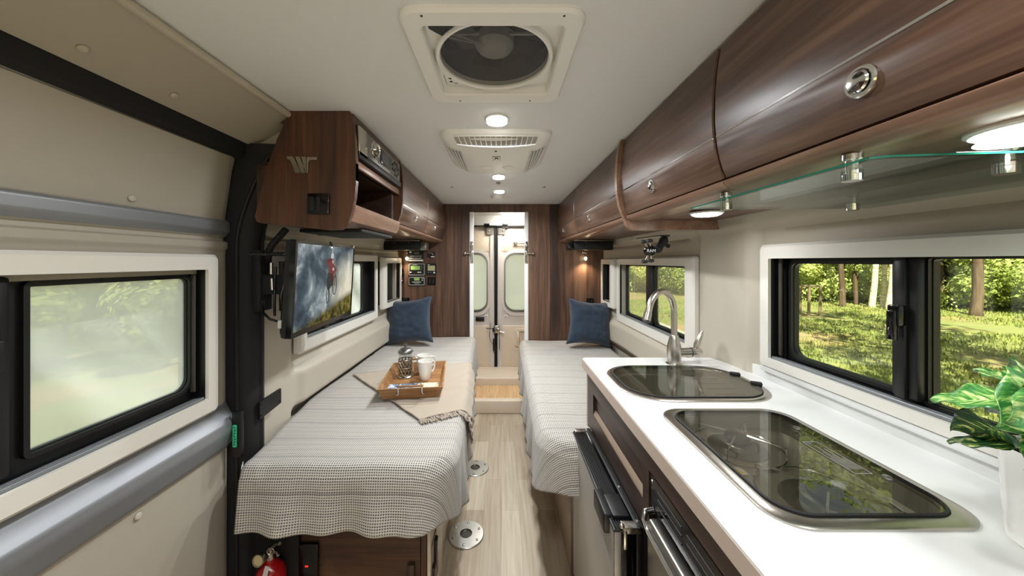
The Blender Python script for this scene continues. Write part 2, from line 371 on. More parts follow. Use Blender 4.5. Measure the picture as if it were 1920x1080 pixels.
# right wall: moulded liner with window recesses and ribs
def xr(y, z):
    x = .985-.022*sst(1.45, 1.62, y)-.035*sst(2.5, 3.1, y)
    if z > 1.5: x -= .22*((z-1.5)/.4)**1.4
    x -= .030*sst(1.275, 1.34, y)*(1-sst(1.60, 1.66, y))*(1-sst(1.50, 1.56, z)*.6)     # pillar between the windows
    x += .012*math.exp(-((z-1.497)/.010)**2)*(1-sst(1.16, 1.26, y)*(1-sst(1.7, 1.8, y)))
    x -= .014*sst(1.50, 1.53, z)
    if y > 1.6: x -= .045*sst(.915, .865, z)*sst(.695, .735, z)*sst(1.6, 1.72, y)
    if y > 1.6: x += .02*sst(.70, .66, z)
    return x
def xl(y, z):
    x = -.965+.03*sst(2.6, 3.1, y)
    if z > 1.5: x += .22*((z-1.5)/.4)**1.4
    x += .035*(1-sst(1.50, 1.57, y))                                       # pillar beside the black door jamb
    x -= .008*math.exp(-((z-1.447)/.006)**2)+.010*math.exp(-((z-1.475)/.007)**2)
    x += .012*sst(1.48, 1.50, z)
    k = sst(1.50, 1.60, y)
    x += .048*sst(.915, .865, z)*sst(.70, .735, z)*k
    x -= .02*sst(.70, .66, z)*k
    return x
def wallgrid(fn, y0, y1, z0, z1, holes, d=.0115, sign=1):
    b = B(); ny = int((y1-y0)/d); nz = int((z1-z0)/d)
    V = {}
    for i in range(ny+1):
        for j in range(nz+1):
            y = y0+(y1-y0)*i/ny; z = z0+(z1-z0)*j/nz; V[i, j] = b.bm.verts.new((fn(y, z), y, z))
    for i in range(ny):
        for j in range(nz):
            y = y0+(y1-y0)*(i+.5)/ny; z = z0+(z1-z0)*(j+.5)/nz
            if any(a < y < b2 and c < z < d2 for a, b2, c, d2 in holes): continue
            b._f((V[i, j], V[i+1, j], V[i+1, j+1], V[i, j+1]))
    loose = [v for v in b.bm.verts if not v.link_faces]; bmesh.ops.delete(b.bm, geom=loose, context='VERTS')
    # outer skin of the body, closed at the edges
    src = b.bm.verts[:]; fs = b.bm.faces[:]
    r = bmesh.ops.duplicate(b.bm, geom=fs); mp = r['vert_map']
    for v in r['geom']:
        if isinstance(v, bmesh.types.BMVert): v.co.x += .05*sign
    bd = [e for e in b.bm.edges if len(e.link_faces) == 1]
    src_set = set(src)
    for e in [e for e in bd if e.verts[0] in src_set]:
        a, c = e.verts; b._f((a, c, mp[c], mp[a]))
    return b
WR = (.20, 1.215, 1.012, 1.42)     # big right window opening
obj('wall_right', wallgrid(xr, Y0-.3, YB, 0, 1.9, [WR, (1.70, 2.70, .935, 1.385), (2.80, 3.05, 1.01, 1.385)]), beige, smooth=60, kind='structure')
obj('wall_left', wallgrid(xl, 1.24, YB, 0, 1.9, [(1.63, 2.52, .985, 1.40), (2.68, 3.02, 1.03, 1.39)], sign=-1), beige, smooth=60, kind='structure')

# ---- windows
def window(name, sg, X, oy, oz, fw, panes, gl, liner_d=.05, ft=None, rim=.018, label=None):
    """oy, oz: outer frame; fw: frame widths (near, far, bottom, top); panes: list of (y0,y1,z0,z1,r)"""
    w = struct(name, (sg*X, oy[0], oz[0])); x0, x1 = sg*(X-rim), sg*(X+.012)
    iy = (oy[0]+fw[0], oy[1]-fw[1]); iz = (oz[0]+fw[2], oz[1]-fw[3])
    b = B(); O = rrect(oy[0], oy[1], oz[0], oz[1], .014, 4); I = rrect(iy[0], iy[1], iz[0], iz[1], .004, 4)
    mid = [((o[0]*.82+i[0]*.18), (o[1]*.82+i[1]*.18)) for o, i in zip(O, I)]
    b.loft([[to3('X', u, v, x1) for u, v in O], [to3('X', u, v, sg*(X-rim*.45)) for u, v in O], [to3('X', u, v, x0) for u, v in mid], [to3('X', u, v, x0) for u, v in I], [to3('X', u, v, sg*(X-rim+.010)) for u, v in I], [to3('X', u, v, x1) for u, v in O]])
    obj('window_frame', b, frame_m, w)
    # aluminium shade track along the sill
    b = B()
    for k in range(3): b.box(min(sg*(X-.006+.012*k), sg*(X+.002+.012*k)), max(sg*(X-.006+.012*k), sg*(X+.002+.012*k)), iy[0], iy[1], iz[0]-.004, iz[0]+.008-.002*k, .0012, 1)
    obj('shade_track', b, alu, w)
    b = B(); xa, xb = sg*(X+.012), sg*(X+.012+liner_d)
    b.plate('X', rrect(iy[0]-.012, iy[1]+.012, iz[0]-.012, iz[1]+.012, .004, 4), [rrect(*p) for p in panes], sg*(X+liner_d-.012), sg*(X+liner_d+.004))
    b.frame('X', rrect(iy[0]-.014, iy[1]+.014, iz[0]-.014, iz[1]+.014, .004, 4), rrect(iy[0]-.001, iy[1]+.001, iz[0]-.001, iz[1]+.001, .004, 4), sg*(X-rim+.009), sg*(X+liner_d-.006))
    for p in panes:
        q = (p[0]-.012, p[1]+.012, p[2]-.012, p[3]+.012, p[4]+.01 if isinstance(p[4], float) else tuple(v+.01 for v in p[4]))
        b.frame('X', rrect(*q), rrect(p[0]-.002, p[1]+.002, p[2]-.002, p[3]+.002, p[4]), sg*(X+liner_d-.022), sg*(X+liner_d-.01))
    obj('window_gasket', b, black_p, w)
    for p, g in zip(panes, gl if isinstance(gl, list) else [gl]*len(panes)):
        q = (p[0]-.004, p[1]+.004, p[2]-.004, p[3]+.004, p[4])
        obj('glass_pane', B().prism('X', rrect(*q), sg*(X+liner_d-.004), sg*(X+liner_d-.0005)), g, w, smooth=0)
    return w
w1 = window('window_1', 1, .965, (.15, 1.258), (1.0, 1.44), (.05, .046, .036, .050), [(.862, 1.168, 1.060, 1.372, (.006, .035, .02, .006)), (.22, .792, 1.050, 1.385, .006)], g_clear)
b = B().box(.972, .995, .797, .852, 1.05, 1.39, .006); b.box(.962, .976, .815, .838, 1.05, 1.39, .004)
obj('meeting_stile', b, black_p, w1)
b = B().box(.945, .966, .812, .838, 1.225, 1.275, .004); b.box(.938, .950, .816, .834, 1.19, 1.262, .004); b.tube([(.95, .82, 1.20), (.938, .826, 1.215), (.95, .832, 1.235)], .003)
obj('sash_latch', b, black_g, w1)
obj('brush_strip', B().box(.975, .982, 1.19, 1.202, 1.05, 1.39, .002), brush, w1)
w2 = window('window_2', 1, .945, (1.652, 2.76), (.90, 1.405), (.075, .06, .062, .05), [(1.745, 2.17, .982, 1.345, .03), (2.27, 2.66, .982, 1.345, .03)], g_screen)
obj('meeting_stile', B().box(.958, .985, 2.175, 2.265, .97, 1.35, .005), black_p, w2)
w3 = window('window_3', 1, .925, (2.775, 3.075), (.99, 1.405), (.05, .03, .045, .05), [(2.86, 3.01, 1.05, 1.34, .03)], g_screen, rim=.03)
w4 = window('window_4', -1, .945, (1.571, 2.57), (.948, 1.43), (.06, .05, .062, .05), [(1.67, 2.02, 1.03, 1.365, .03), (2.08, 2.40, 1.03, 1.365, .03)], g_milk)
w5 = window('window_5', -1, .925, (2.63, 3.07), (1.005, 1.415), (.05, .03, .045, .05), [(2.72, 2.86, 1.065, 1.355, .02)], g_milk, rim=.03)
w6 = window('window_6', -1, .947, (.15, 1.128), (.89, 1.402), (.04, .045, .052, .048), [(.705, 1.062, .985, 1.327, (.004, .035, .02, .004)), (.22, .60, .985, 1.327, .035)], g_milk, liner_d=.045)
b = B().box(-.982, -.955, .62, .665, .96, 1.35, .006); b.box(-.965, -.945, .632, .652, 1.17, 1.23, .004)
obj('meeting_stile', b, black_p, w6)
obj('brush_strip', B().box(-.975, -.962, 1.068, 1.076, .97, 1.34, .002), brush, w6)

# ---- the sliding side door, seen from inside
TAB = [(0, -.965), (.725, -.962), (.733, -.956), (.742, -.946), (.80, -.930), (.825, -.932), (.85, -.950), (.872, -.962), (.885, -.968),
       (1.40, -.968), (1.42, -.966), (1.426, -.960), (1.446, -.960), (1.452, -.974), (1.462, -.976), (1.468, -.966), (1.485, -.952), (1.515, -.952), (1.522, -.960), (1.527, -.97), (1.70, -.945), (1.76, -.93)]
zs = sorted(set([t[0] for t in TAB]+[.94, 1.35]+[.01*k for k in range(177)])); zs = [z for z in zs if z <= 1.76]
b = B(); ys = [Y0-.3, .205, 1.088, 1.18, 1.195, 1.212]
def doorx(y, z): return lerp_tab(TAB, z)-.012*sst(1.18, 1.212, y)
V = [[b.bm.verts.new((doorx(y, z), y, z)) for z in zs] for y in ys]
V2 = [[b.bm.verts.new((-1.03, y, z)) for z in zs] for y in ys]
for i in range(len(ys)-1):
    for j in range(len(zs)-1):
        zc = (zs[j]+zs[j+1])/2
        if i == 1 and .945 < zc < 1.345: continue
        b.mi = 1 if (.733 < zc < .884 or 1.466 < zc < 1.524) else 0
        b._f((V[i][j], V[i+1][j], V[i+1][j+1], V[i][j+1])); b._f((V2[i][j], V2[i][j+1], V2[i+1][j+1], V2[i+1][j]))
b.mi = 0
for j in range(len(zs)-1): b._f((V[-1][j], V[-1][j+1], V2[-1][j+1], V2[-1][j]))
d1 = struct('door_1', (-.96, .4, 0)); obj('door_panel', b, [beige_l, alu], d1, smooth=50)
fast = [(262, 232, .945), (247, 372, .966), (259, 968, .960)]
def button(c, n, r=.009):
    return B().lathe([(r, 0), (r, .0015), (r*.75, .004), (r*.3, .0048)], c, n, 16)
for px, py, X in fast: obj('push_fastener', button(onX(px, py, -X)+Vector((0, 0, 0)), (1, 0, .1)), beige, d1)
obj('trim_1', B().prism('Y', [(-.905, 1.806), (-.99, 1.84), (-.99, 1.742), (-.93, 1.745), (-.922, 1.752), (-.912, 1.757)], Y0-.3, 1.25), black_m, kind='structure')
obj('trim_2', B().box(-.937, -.930, Y0-.3, 1.18, 1.742, 1.748, .002), steel_d, kind='structure')
cv = struct('trim_3', (-.82, .4, 1.85))
obj('cove_panel', B().prism('Y', [(-.735, 1.899), (-.735, 1.893), (-.902, 1.797), (-.93, 1.815), (-.76, 1.899)], Y0-.3, 1.245), beige_l, cv)
obj('edge_bead', B().tube([(-.736, Y0-.3, 1.888), (-.736, 1.195, 1.888)], .011, 10), beige, cv)
for px, py, y in ((155, 91, .708), (327, 179, .90), (510, 272, 1.222)):
    r = (490-py)/(940-px); t = (.513-.735*r)/(.098+.167*r); X = -.735-.167*t; z = F*-X/(940-px)
    obj('push_fastener', button((X, z, 1.893-.098*t), (.5, 0, -.86)), beige, cv)

# black jamb between the sliding door and the left wall
def jamb_ring(z):
    s = .17*max(0, (z-1.45)/.4)**1.5
    return [(-1.03, 1.216, z), (-.955+s*.6, 1.216, z), (-.925+s, 1.222, z), (-.905+s, 1.238, z), (-.897+s, 1.265, z), (-.908+s, 1.272, z), (-.908+s, 1.280, z), (-.900+s, 1.288, z), (-.915+s, 1.318, z), (-1.03, 1.33, z)]
b = B().loft([jamb_ring(z/20) for z in range(0, 37)], cap0=True, cap1=True)
obj('trim_4', b, black_m, smooth=50, kind='structure')
obj('trim_5', B().tube([(-.943+.17*max(0, (z/20-1.45)/.4)**1.5, 1.217, z/20) for z in range(0, 36)], .007, 8), rubber, kind='structure')
# grab strap and upper seal beside the cabinet
obj('trim_6', B().tube([(-.80, 1.27, 1.50), (-.85, 1.265, 1.44), (-.885, 1.26, 1.36), (-.89, 1.255, 1.25)], .012, 8), black_m, kind='structure')

obj('trim_12', B().prism('Y', [(-1.03, 1.66), (-.90, 1.70), (-.84, 1.78), (-.735, 1.899), (-1.03, 1.899)], 1.245, 1.275), beige_l, kind='structure')
# ---- unseen cab walls behind the camera, added to block green ground bounce
obj('wall_unseen_front', B().box(-1.03, 1.03, -1.72, -1.66, -.06, 1.0), taupe, kind='structure')
obj('wall_unseen_left', B().box(-1.05, -1.0, -1.66, Y0-.3, -.06, 1.0), beige, kind='structure')
obj('wall_unseen_right', B().box(1.0, 1.05, -1.66, Y0-.3, -.06, 1.0), beige, kind='structure')
# ---- wooden bulkhead with doorway
out = [(-1.0, 0), (-.286, 0), (-.286, 1.826), (.243, 1.826), (.243, 0), (1.0, 0), (1.0, 1.9), (-1.0, 1.9)]
obj('wall_back', B().plate('Y', out, [], YB, YB+.022), wal_z, smooth=0, kind='structure')
bb = B().box(-.288, -.252, YB-.004, YB+.03, .0, 1.828, .003); obj('trim_7', bb, white_p, kind='structure')
bb = B().box(.209, .245, YB-.004, YB+.03, .0, 1.828, .003); obj('trim_8', bb, white_p, kind='structure')
def bk(px, py, y=YB): return onY(px, py, y)

# ---- the wash room behind it
b = B().box(-.80, -.77, YB+.03, 3.95, 0, 1.9); obj('wall_bath_left', b, cream, kind='structure')
b = B().box(.77, .80, YB+.03, 3.95, 0, 1.9); obj('wall_bath_right', b, cream, kind='structure')
obj('ceiling_bath', B().box(-.8, .8, YB+.023, 4.0, 1.90, 1.94), white_p, kind='structure')
obj('trim_9', B().box(-.8, .8, 3.84, 3.95, 1.782, 1.90, .004), white_p, kind='structure')
b = B().box(-.77, .77, YB+.002, YB+.05, .0, .120, .006, 3); b.box(-.77, .77, YB+.045, 3.50, 0, .104); b.box(-.77, .77, 3.485, 3.87, 0, .188, .010, 3); b.box(-.6, .6, YB-.012, YB+.04, 0, .119, .010, 3)
obj('shower_pan', b, cream, at=(0, 3.2, 0), category='step', label='cream moulded shower step in the doorway below the rear doors')
mt = thing('shower_mat', 'slatted pale teak shower mat behind the cream step', 'mat', (0, 3.3, .104))
b = B(); 
for k in range(20): b.box(-.57+k*.057, -.52+k*.057, 3.155, 3.475, .105, .118, .002, 1)
obj('slat_panel', b, teak, mt)
b = B()
for k in range(20):
    for yy in (3.20, 3.43): b.lathe([(.0045, 0), (.0045, .001), (.002, .002)], (-.545+k*.057, yy, .118), n=8)
obj('screw_head', b, steel_d, mt, kind='stuff')
RD = 3.88; s = F/RD
def rd(px, py): return ((px-CX)/s, EYE-(py-CY)/s)
for sg, name in ((-1, 'door_2'), (1, 'door_3')):
    cxs = -.06; D = struct(name, (cxs+sg*.35, RD, .1))
    def mx(px):                       # mirror of a left-door pixel column about the seam
        x = (px-CX)/s; return x if sg < 0 else 2*cxs-x
    def rr(pl, pr, pt, pb, r):
        a, c = sorted((mx(pl), mx(pr))); return rrect(a, c, EYE-(pb-CY)/s, EYE-(pt-CY)/s, r, 10)
    win = rr(862, 914, 476, 583, .12)
    b = B().plate('Y', rr(800, 927.5, 424, 712, .005), [win], RD, RD+.05); b.frame('Y', rr(858, 919, 468, 592, .15), rr(861, 915, 474, 585, .125), RD-.014, RD)
    b.prism('Y', rr(919, 926.5, 430, 706, .004), RD-.018, RD)
    obj('door_panel', b, doorgrey, D)
    obj('window_gasket', B().frame('Y', rr(861, 915, 474.5, 584.5, .125), rr(863, 912.5, 478, 581, .115), RD-.018, RD+.01), steel_d, D)
    obj('glass_pane', B().prism('Y', win, RD+.012, RD+.016), g_frost, D, smooth=0)
    obj('upper_pad', B().prof('Y', [(rr(870, 923, 433, 472, (.02, .05, .11, .02) if sg < 0 else (.05, .02, .02, .11)), RD), (rr(870, 923, 433, 472, (.02, .05, .11, .02) if sg < 0 else (.05, .02, .02, .11)), RD-.004), (rr(871, 922, 434, 471, (.02, .05, .11, .02) if sg < 0 else (.05, .02, .02, .11)), RD-.007)]), cream, D)
    obj('lower_pad', B().prof('Y', [(rr(872, 919, 610, 712, .02), RD), (rr(872, 919, 610, 712, .02), RD-.005), (rr(873, 918, 611, 711, .02), RD-.008)]), cream, D)
    for k in range(4):
        b = B().lathe([(.005, 0), (.005, .003), (.002, .004)], (mx(915), RD-.008, EYE-(622+26*k-CY)/s), (0, -1, 0), 8); obj('rivet', b, doorgrey, D)
    b = B().prism('Y', rr(908, 918, 420, 428, .002), RD-.05, RD-.004); obj('hinge_block', b, black_p, D)
    b = B().prism('Y', rr(913, 926, 428, 440, .015), RD-.03, RD-.002); b.ball((mx(917), RD-.03, EYE-(433-CY)/s), .012); obj('latch_plate', b, steel, D)
    b = B().lathe([(.019, 0), (.019, .004), (.012, .007)], (mx(912), RD, EYE-(593-CY)/s), (0, -1, 0), 18); obj('door_stop', b, white_p, D)
    b = B().lathe([(.006, 0), (.006, .004)], (mx(912), RD-.007, EYE-(593-CY)/s), (0, -1, 0), 10); obj('stop_hole', b, black_p, D)
    if sg < 0:
        a = rd(892, 594); obj('release_handle', B().box(a[0], a[0]+.098, RD-.02, RD, a[1]-.048, a[1], .006), black_p, D)
    else:
        a = rd(966, 618); b = B().frame('Y', rrect(a[0]-.01, a[0]+.17, a[1]-.18, a[1]+.01, .03), rrect(a[0]+.015, a[0]+.145, a[1]-.155, a[1]-.015, .025), RD-.03, RD-.004)
        b.tube([(a[0]+.03, RD-.03, a[1]-.02), (a[0]+.03, RD-.05, a[1]-.06), (a[0]+.03, RD-.05, a[1]-.11), (a[0]+.03, RD-.03, a[1]-.15)], .016); obj('pull_handle', b, cream, D)
        a = rd(960, 457); b = B().tube([(a[0], RD-.03, a[1]), (a[0]+.14, RD-.03, a[1])], .006); b.box(a[0]+.02, a[0]+.05, RD-.03, RD-.004, a[1]-.006, a[1]+.006, .002); b.ball((a[0]+.025, RD-.035, a[1]+.015), .01); b.ball((a[0]+.05, RD-.035, a[1]+.015), .01); obj('hanging_rod', b, steel, D)
b = B().box(-.080, -.040, RD+.02, RD+.06, .1, 1.8); b.box(-.078, -.064, RD-.03, RD+.02, .19, 1.78, .003); b.box(-.056, -.046, RD-.03, RD+.02, .19, 1.78, .003)
obj('trim_10', b, rubber, kind='structure')
obj('trim_11', B().box(-.8, .8, 3.83, 3.875, 1.772, 1.784), rubber, kind='structure')
lk = thing('door_lock', 'steel and black latch mechanism joining the two rear doors', 'latch', (-.06, RD-.05, .7))
zc = EYE-(620-CY)/s
b = B().box(-.085, -.02, RD-.055, RD-.03, zc-.02, zc+.07, .008); b.tube([(-.02, RD-.05, zc+.0), (.03, RD-.06, zc-.012)], .008); b.lathe([(.02, 0), (.02, .012), (.01, .016)], (-.035, RD-.055, zc+.02), (0, -1, 0), 16)
obj('lock_case', b, steel, lk)
obj('lock_bolt', B().box(-.095, -.065, RD-.05, RD-.03, zc-.22, zc-.08, .006), black_p, lk); obj('lock_tongue', B().box(-.10, -.08, RD-.06, RD-.03, zc-.0, zc+.04, .004), black_p, lk)
b = B().tube([(-.17, RD-.01, zc+.03), (-.10, RD-.03, zc+.03)], .004); b.tube([(-.12, RD-.02, zc+.1), (-.135, RD-.02, zc-.05), (-.12, RD-.02, zc-.12), (-.09, RD-.03, zc-.15)], .003); obj('lock_cable', b, steel_d, lk)
b = B().tube([(-.02+.004*math.sin(k*2.2), RD-.03, zc-.03-.008*k) for k in range(24)], .0035, 6); obj('lock_chain', b, steel_d, lk)
# bath ceiling lamp
lp = thing('bath_ceiling_light', 'round glowing dome light on the wash room ceiling beyond the doorway', 'ceiling light', (.13, 3.66, 1.90))
obj('lamp_diffuser', B().lathe([(.125, 0), (.12, .015), (.09, .032), (.04, .041), (.005, .043)], (.13, 3.66, 1.90), (0, 0, -1), 32), lamp_on, lp)
l = bpy.data.lights.new('bath_glow', 'AREA'); l.shape = 'DISK'; l.size = .2; l.energy = 3.6; l.color = (1, .96, .9); l.spread = 3.0
o = bpy.data.objects.new('bath_glow', l); COL.objects.link(o); o.parent = lp; o.location = (0, 0, -.05)
# sliding bolts on the doorway posts
for sx, wh in ((-1, 'left'), (1, 'right')):
    x = -.268 if sx < 0 else .227; c = thing('door_catch', 'chrome catch on the %s white post of the doorway' % wh, 'latch', (x, YB-.005, 1.46), group='catches on the doorway posts')
    obj('catch_plate', B().box(x-.014, x+.014, YB-.010, YB-.003, 1.36, 1.56, .004), chrome, c)
    b = B().tube([(x, YB-.018, 1.38), (x, YB-.018, 1.55)], .008); b.ball((x, YB-.022, 1.525), .012); b.box(x-.012, x+.012, YB-.03, YB-.008, 1.44, 1.475, .004); obj('bolt', b, chrome, c)
    b = B().tube([(x, YB-.02, 1.452), (x+sx*.055, YB-.02, 1.452)], .006); b.ball((x+sx*.06, YB-.02, 1.452), .014); obj('catch_arm', b, steel, c)
    obj('catch_hole', B().lathe([(.008, 0), (.008, .003)], (x, YB-.009, 1.395), (0, -1, 0), 12), black_p, c)

# ================================================================ CEILING FITTINGS
fan = thing('roof_fan', 'square white roof vent fan with round dark tinted opening', 'roof fan', (-.018, .89, 1.9))
O = rrect(-.218, .180, .69, 1.095, .045, 6); O2 = rrect(-.212, .174, .696, 1.089, .040, 6); I = rrect(-.174, .138, .739, 1.041, .014, 6); I2 = rrect(-.178, .142, .735, 1.045, .016, 6)
z = lambda P, w: [to3('Z', u, v, w) for u, v in P]
obj('vent_trim', B().loft([z(O, 1.90), z(O, 1.893), z(O2, 1.887), z(I2, 1.887), z(I, 1.892), z(I, 1.925), z(O, 1.93), z(O, 1.90)]), white_p, fan)
obj('fan_plate', B().plate('Z', rrect(-.177, .141, .736, 1.044, .005, 2), [circ(-.018, .892, .142, 48)], 1.918, 1.924), white_p, fan)
fc = (-.018, .892, 1.90)
obj('fan_ring', B().lathe([(.152, .024), (.152, .006), (.149, .002), (.143, .002), (.140, .006), (.140, .024)], fc, n=56, caps=False), white_p, fan)
obj('lid_glass', B().lathe([(.0001, .012), (.1405, .012)], fc, n=48, caps=False), g_fan, fan)
dk = mat('dark_grey_well', (70, 70, 70), .6); dk2 = mat('mid_grey_hub', (170, 170, 168), .4)
b = B().lathe([(.146, .018), (.146, .13), (.0001, .135)], fc, n=48, caps=False); obj('fan_well', b, dk, fan)
b = B().lathe([(.0001, .028), (.03, .028), (.044, .034), (.05, .042), (.05, .10), (.0001, .10)], fc, n=32, caps=False); obj('fan_hub', b, dk2, fan)
for k in range(5):
    a = 2*PI*k/5+.5; b = B(); R = Matrix.Rotation(a, 4, 'Z')
    t = B(); t.grid(8, 4, lambda u, v: (.045+.095*u, (-.03+.06*v)*(1+.5*u), .012*(v-.5)*(1.2-u)))
    b.merge(t, Matrix.Translation(Vector(fc)+Vector((0, 0, .07))) @ R); bmesh.ops.solidify(b.bm, geom=b.bm.faces[:], thickness=.002); obj('fan_blade', b, black_g, fan)
b = B()
for k in range(2): b.tube([(fc[0]-.14+k*.02, fc[1]-.08+k*.03, 1.935), (fc[0], fc[1]-.01, 1.932)], .002, 6)
b.tube([(fc[0]-.14, fc[1]-.03, 1.955), (fc[0]+.14, fc[1]-.03, 1.955)], .004, 6); b.tube([(fc[0]-.14, fc[1]-.10, 1.96), (fc[0]+.14, fc[1]-.10, 1.96)], .004, 6); obj('screen_wire', b, dk2, fan)
b = B().prism('Z', [(-.165, .748), (-.165, .775), (-.150, .79), (-.138, .80), (-.135, .815), (-.128, .815), (-.125, .80), (-.112, .785), (-.110, .770), (-.112, .748)], 1.908, 1.918); obj('crank_knob', b, black_p, fan)
b = B()
for u, v, q in ((-.150, 1.005, 1), (-.150, 1.02, -1)): b.prism('Z', [(u-.006, v-.004*q), (u+.006, v-.004*q), (u, v+.004*q)], 1.917, 1.918)
for u, v in ((-.135, 1.0), (-.13, 1.012), (-.137, 1.03)): b.box(u-.005, u+.005, v-.001, v+.001, 1.917, 1.918)
b.box(-.166, -.165, .985, 1.035, 1.917, 1.918); obj('printed_arrow', b, ink, fan)
b = B().box(-.063, -.050, 1.05, 1.062, 1.896, 1.905, .002); obj('lid_tab', b, white_p, fan)
for u, v in ((-.165, .705), (.13, .705), (-.13, 1.078), (.09, 1.078)):
    obj('screw_head', B().lathe([(.0025, 0), (.0025, .001)], (u, v, 1.887), (0, 0, -1), 8), ink, fan)

def puck(c, r, label, cat='ceiling light', group=None, nz=-1, power=8.5, vis=.0, spread=2.9):
    t = thing('puck_light', label, cat, c, group=group)
    obj('lamp_housing', B().lathe([(r*1.06, 0), (r*1.06, .003), (r*.98, .006), (r*.9, .006)], c, (0, 0, -1), 36), white_p, t)
    obj('lamp_diffuser', B().lathe([(r*.93, .004), (r*.9, .008), (r*.7, .012), (.002, .013)], c, (0, 0, -1), 36), lamp_on, t)
    l = bpy.data.lights.new('puck_glow', 'AREA'); l.shape = 'DISK'; l.size = r*1.8; l.energy = power; l.color = (.95, .975, 1); l.spread = spread
    o = bpy.data.objects.new('puck_glow', l); COL.objects.link(o); o.parent = t; o.location = (0, 0, -.016); o.visible_camera = True
    return t
G = 'round lights along the ceiling'
puck((-.016, 1.24, 1.90), .040, 'round glowing ceiling light between the roof fan and the air conditioner', group=G)
puck((-.016, 2.07, 1.90), .038, 'glowing ceiling light just behind the air conditioner', group=G)
puck((-.016, 2.50, 1.90), .038, 'glowing ceiling light farthest from the camera, near the smoke alarm', group=G)
puck((-.3, .12, 1.90), .040, 'unseen fill light added ahead of the roof fan on the left', group='round lights over the cab end', power=4); puck((.3, .12, 1.90), .040, 'unseen fill light added ahead of the roof fan on the right', group='round lights over the cab end', power=4)  # out-of-view lamps added to brighten the interior with neutral light
sm = thing('smoke_alarm', 'small round white smoke alarm on the ceiling before the wooden bulkhead', 'smoke alarm', (-.03, 2.72, 1.9))
obj('alarm_body', B().lathe([(.052, 0), (.052, .012), (.048, .026), (.02, .030), (.002, .030)], (-.03, 2.72, 1.9), (0, 0, -1), 32), white_p, sm)
obj('ceiling_sensor', B().lathe([(.014, 0), (.014, .006), (.006, .012), (.001, .012)], (-.02, 2.25, 1.9), (0, 0, -1), 16), steel_d, at=(-.02, 2.25, 1.9), label='tiny dark sensor dot between the two rear ceiling lights', category='sensor')
for px, wh in ((848, 'left'), (1020, 'right')):
    c = onZ(px, 350.5, 1.9); obj('ceiling_screw', B().lathe([(.011, 0), (.009, .003), (.001, .004)], c, (0, 0, -1), 14), steel, at=c, label='small silver screw cap on the ceiling, %s of the middle lights' % wh, category='screw cap', group='screw caps on the ceiling')

# air conditioner ceiling unit
ac = thing('air_conditioner', 'white ceiling air conditioner with curved front grille and side vents', 'air conditioner', (-.022, 1.6, 1.9))
ax0, ax1, ay0, ay1 = -.250, .205, 1.34, 1.90
R0 = rrect(ax0, ax1, ay0, ay1, (.05, .05, .14, .14), 8); R1 = rrect(ax0+.005, ax1-.005, ay0+.004, ay1-.005, (.05, .05, .14, .14), 8)
R2 = rrect(ax0+.02, ax1-.02, ay0+.03, ay1-.02, (.04, .04, .13, .13), 8); R3 = rrect(ax0+.06, ax1-.06, ay0+.11, ay1-.05, (.02, .02, .09, .09), 8)
obj('housing', B().loft([z(R0, 1.90), z(R0, 1.888), z(R1, 1.882), z(R2, 1.870), z(R3, 1.856)], cap0=True, cap1=True), white_p, ac)
def grille(poly, nrm, nbar, rows, name, depth=.002):
    """poly: four corners (a,b,c,d) on the housing; bars run from a-b side to d-c side"""
    a, b_, c, d = [Vector(p) for p in poly]; n = Vector(nrm).normalized()
    g = B(); g.loft([[a, b_, c, d], [p+n*.001 for p in (a, b_, c, d)]], cap0=True, cap1=True); obj(name+'_slot', g, ink, ac)
    g = B()
    for k in range(nbar+1):
        t = k/nbar; p, q = a.lerp(b_, t), d.lerp(c, t); g.tube([p+n*depth, q+n*depth], .0018, 6)
    for k in range(rows+1):
        t = k/rows; p, q = a.lerp(d, t), b_.lerp(c, t); g.tube([p+n*depth, q+n*depth], .0013, 6)
    obj(name, g, white_p, ac)
def ac_z(x, y):     # height of the sloping housing skirts
    d = min(x-ax0, ax1-x, ay1-y)
    return 1.870-.014*max(0, min(1, (d-.02)/.04)) if d > .02 else 1.876
for sg in (-1, 1):
    X = lambda d: (ax0+d) if sg < 0 else (ax1-d)
    P = [(X(.018), 1.46, 1.868), (X(.075), 1.47, 1.853), (X(.075), 1.80, 1.853), (X(.035), 1.73, 1.864)]
    grille(P, (-.25*-sg*-1, 0, -1), 4, 16, 'side_vent')
pts = []; g = B(); sl = B()
for k in range(17):
    t = k/16; x = -.022+(t-.5)*.34; sag = .032*(1-(2*t-1)**2)
    g.tube([(x, ay0+.010, 1.878), (x*.98, ay0+.030+sag*.5, 1.868), (x*.95, ay0+.045+sag, 1.858)], .0024, 6); pts.append((x*.95, ay0+.047+sag, 1.856))
ring = [( -.022+(k/16-.5)*.34, ay0+.008, 1.8775) for k in range(17)]
sl.loft([ring, [(p[0], p[1], p[2]+.0015) for p in pts]], closed=False); obj('front_slot', sl, steel_d, ac)
g.tube(pts, .004, 6); g.tube([(p[0], p[1], p[2]-.002) for p in ring], .003, 6); obj('front_grille', g, white_p, ac)
b = B().box(-.040, -.004, 1.545, 1.61, 1.853, 1.857, .001); obj('display_frame', b, print_g, ac)
b = B().box(-.037, -.007, 1.549, 1.606, 1.8525, 1.8545); obj('display_face', b, white_p, ac)
b = B().box(-.031, -.013, 1.555, 1.572, 1.852, 1.853); b.box(-.033, -.026, 1.582, 1.588, 1.852, 1.853); b.box(-.018, -.011, 1.582, 1.588, 1.852, 1.853); obj('display_screen', b, ink, ac)
obj('sensor_eye', B().lathe([(.006, 0), (.005, .003)], (-.024, 1.475, 1.857), (0, 0, -1), 12), ink, ac)
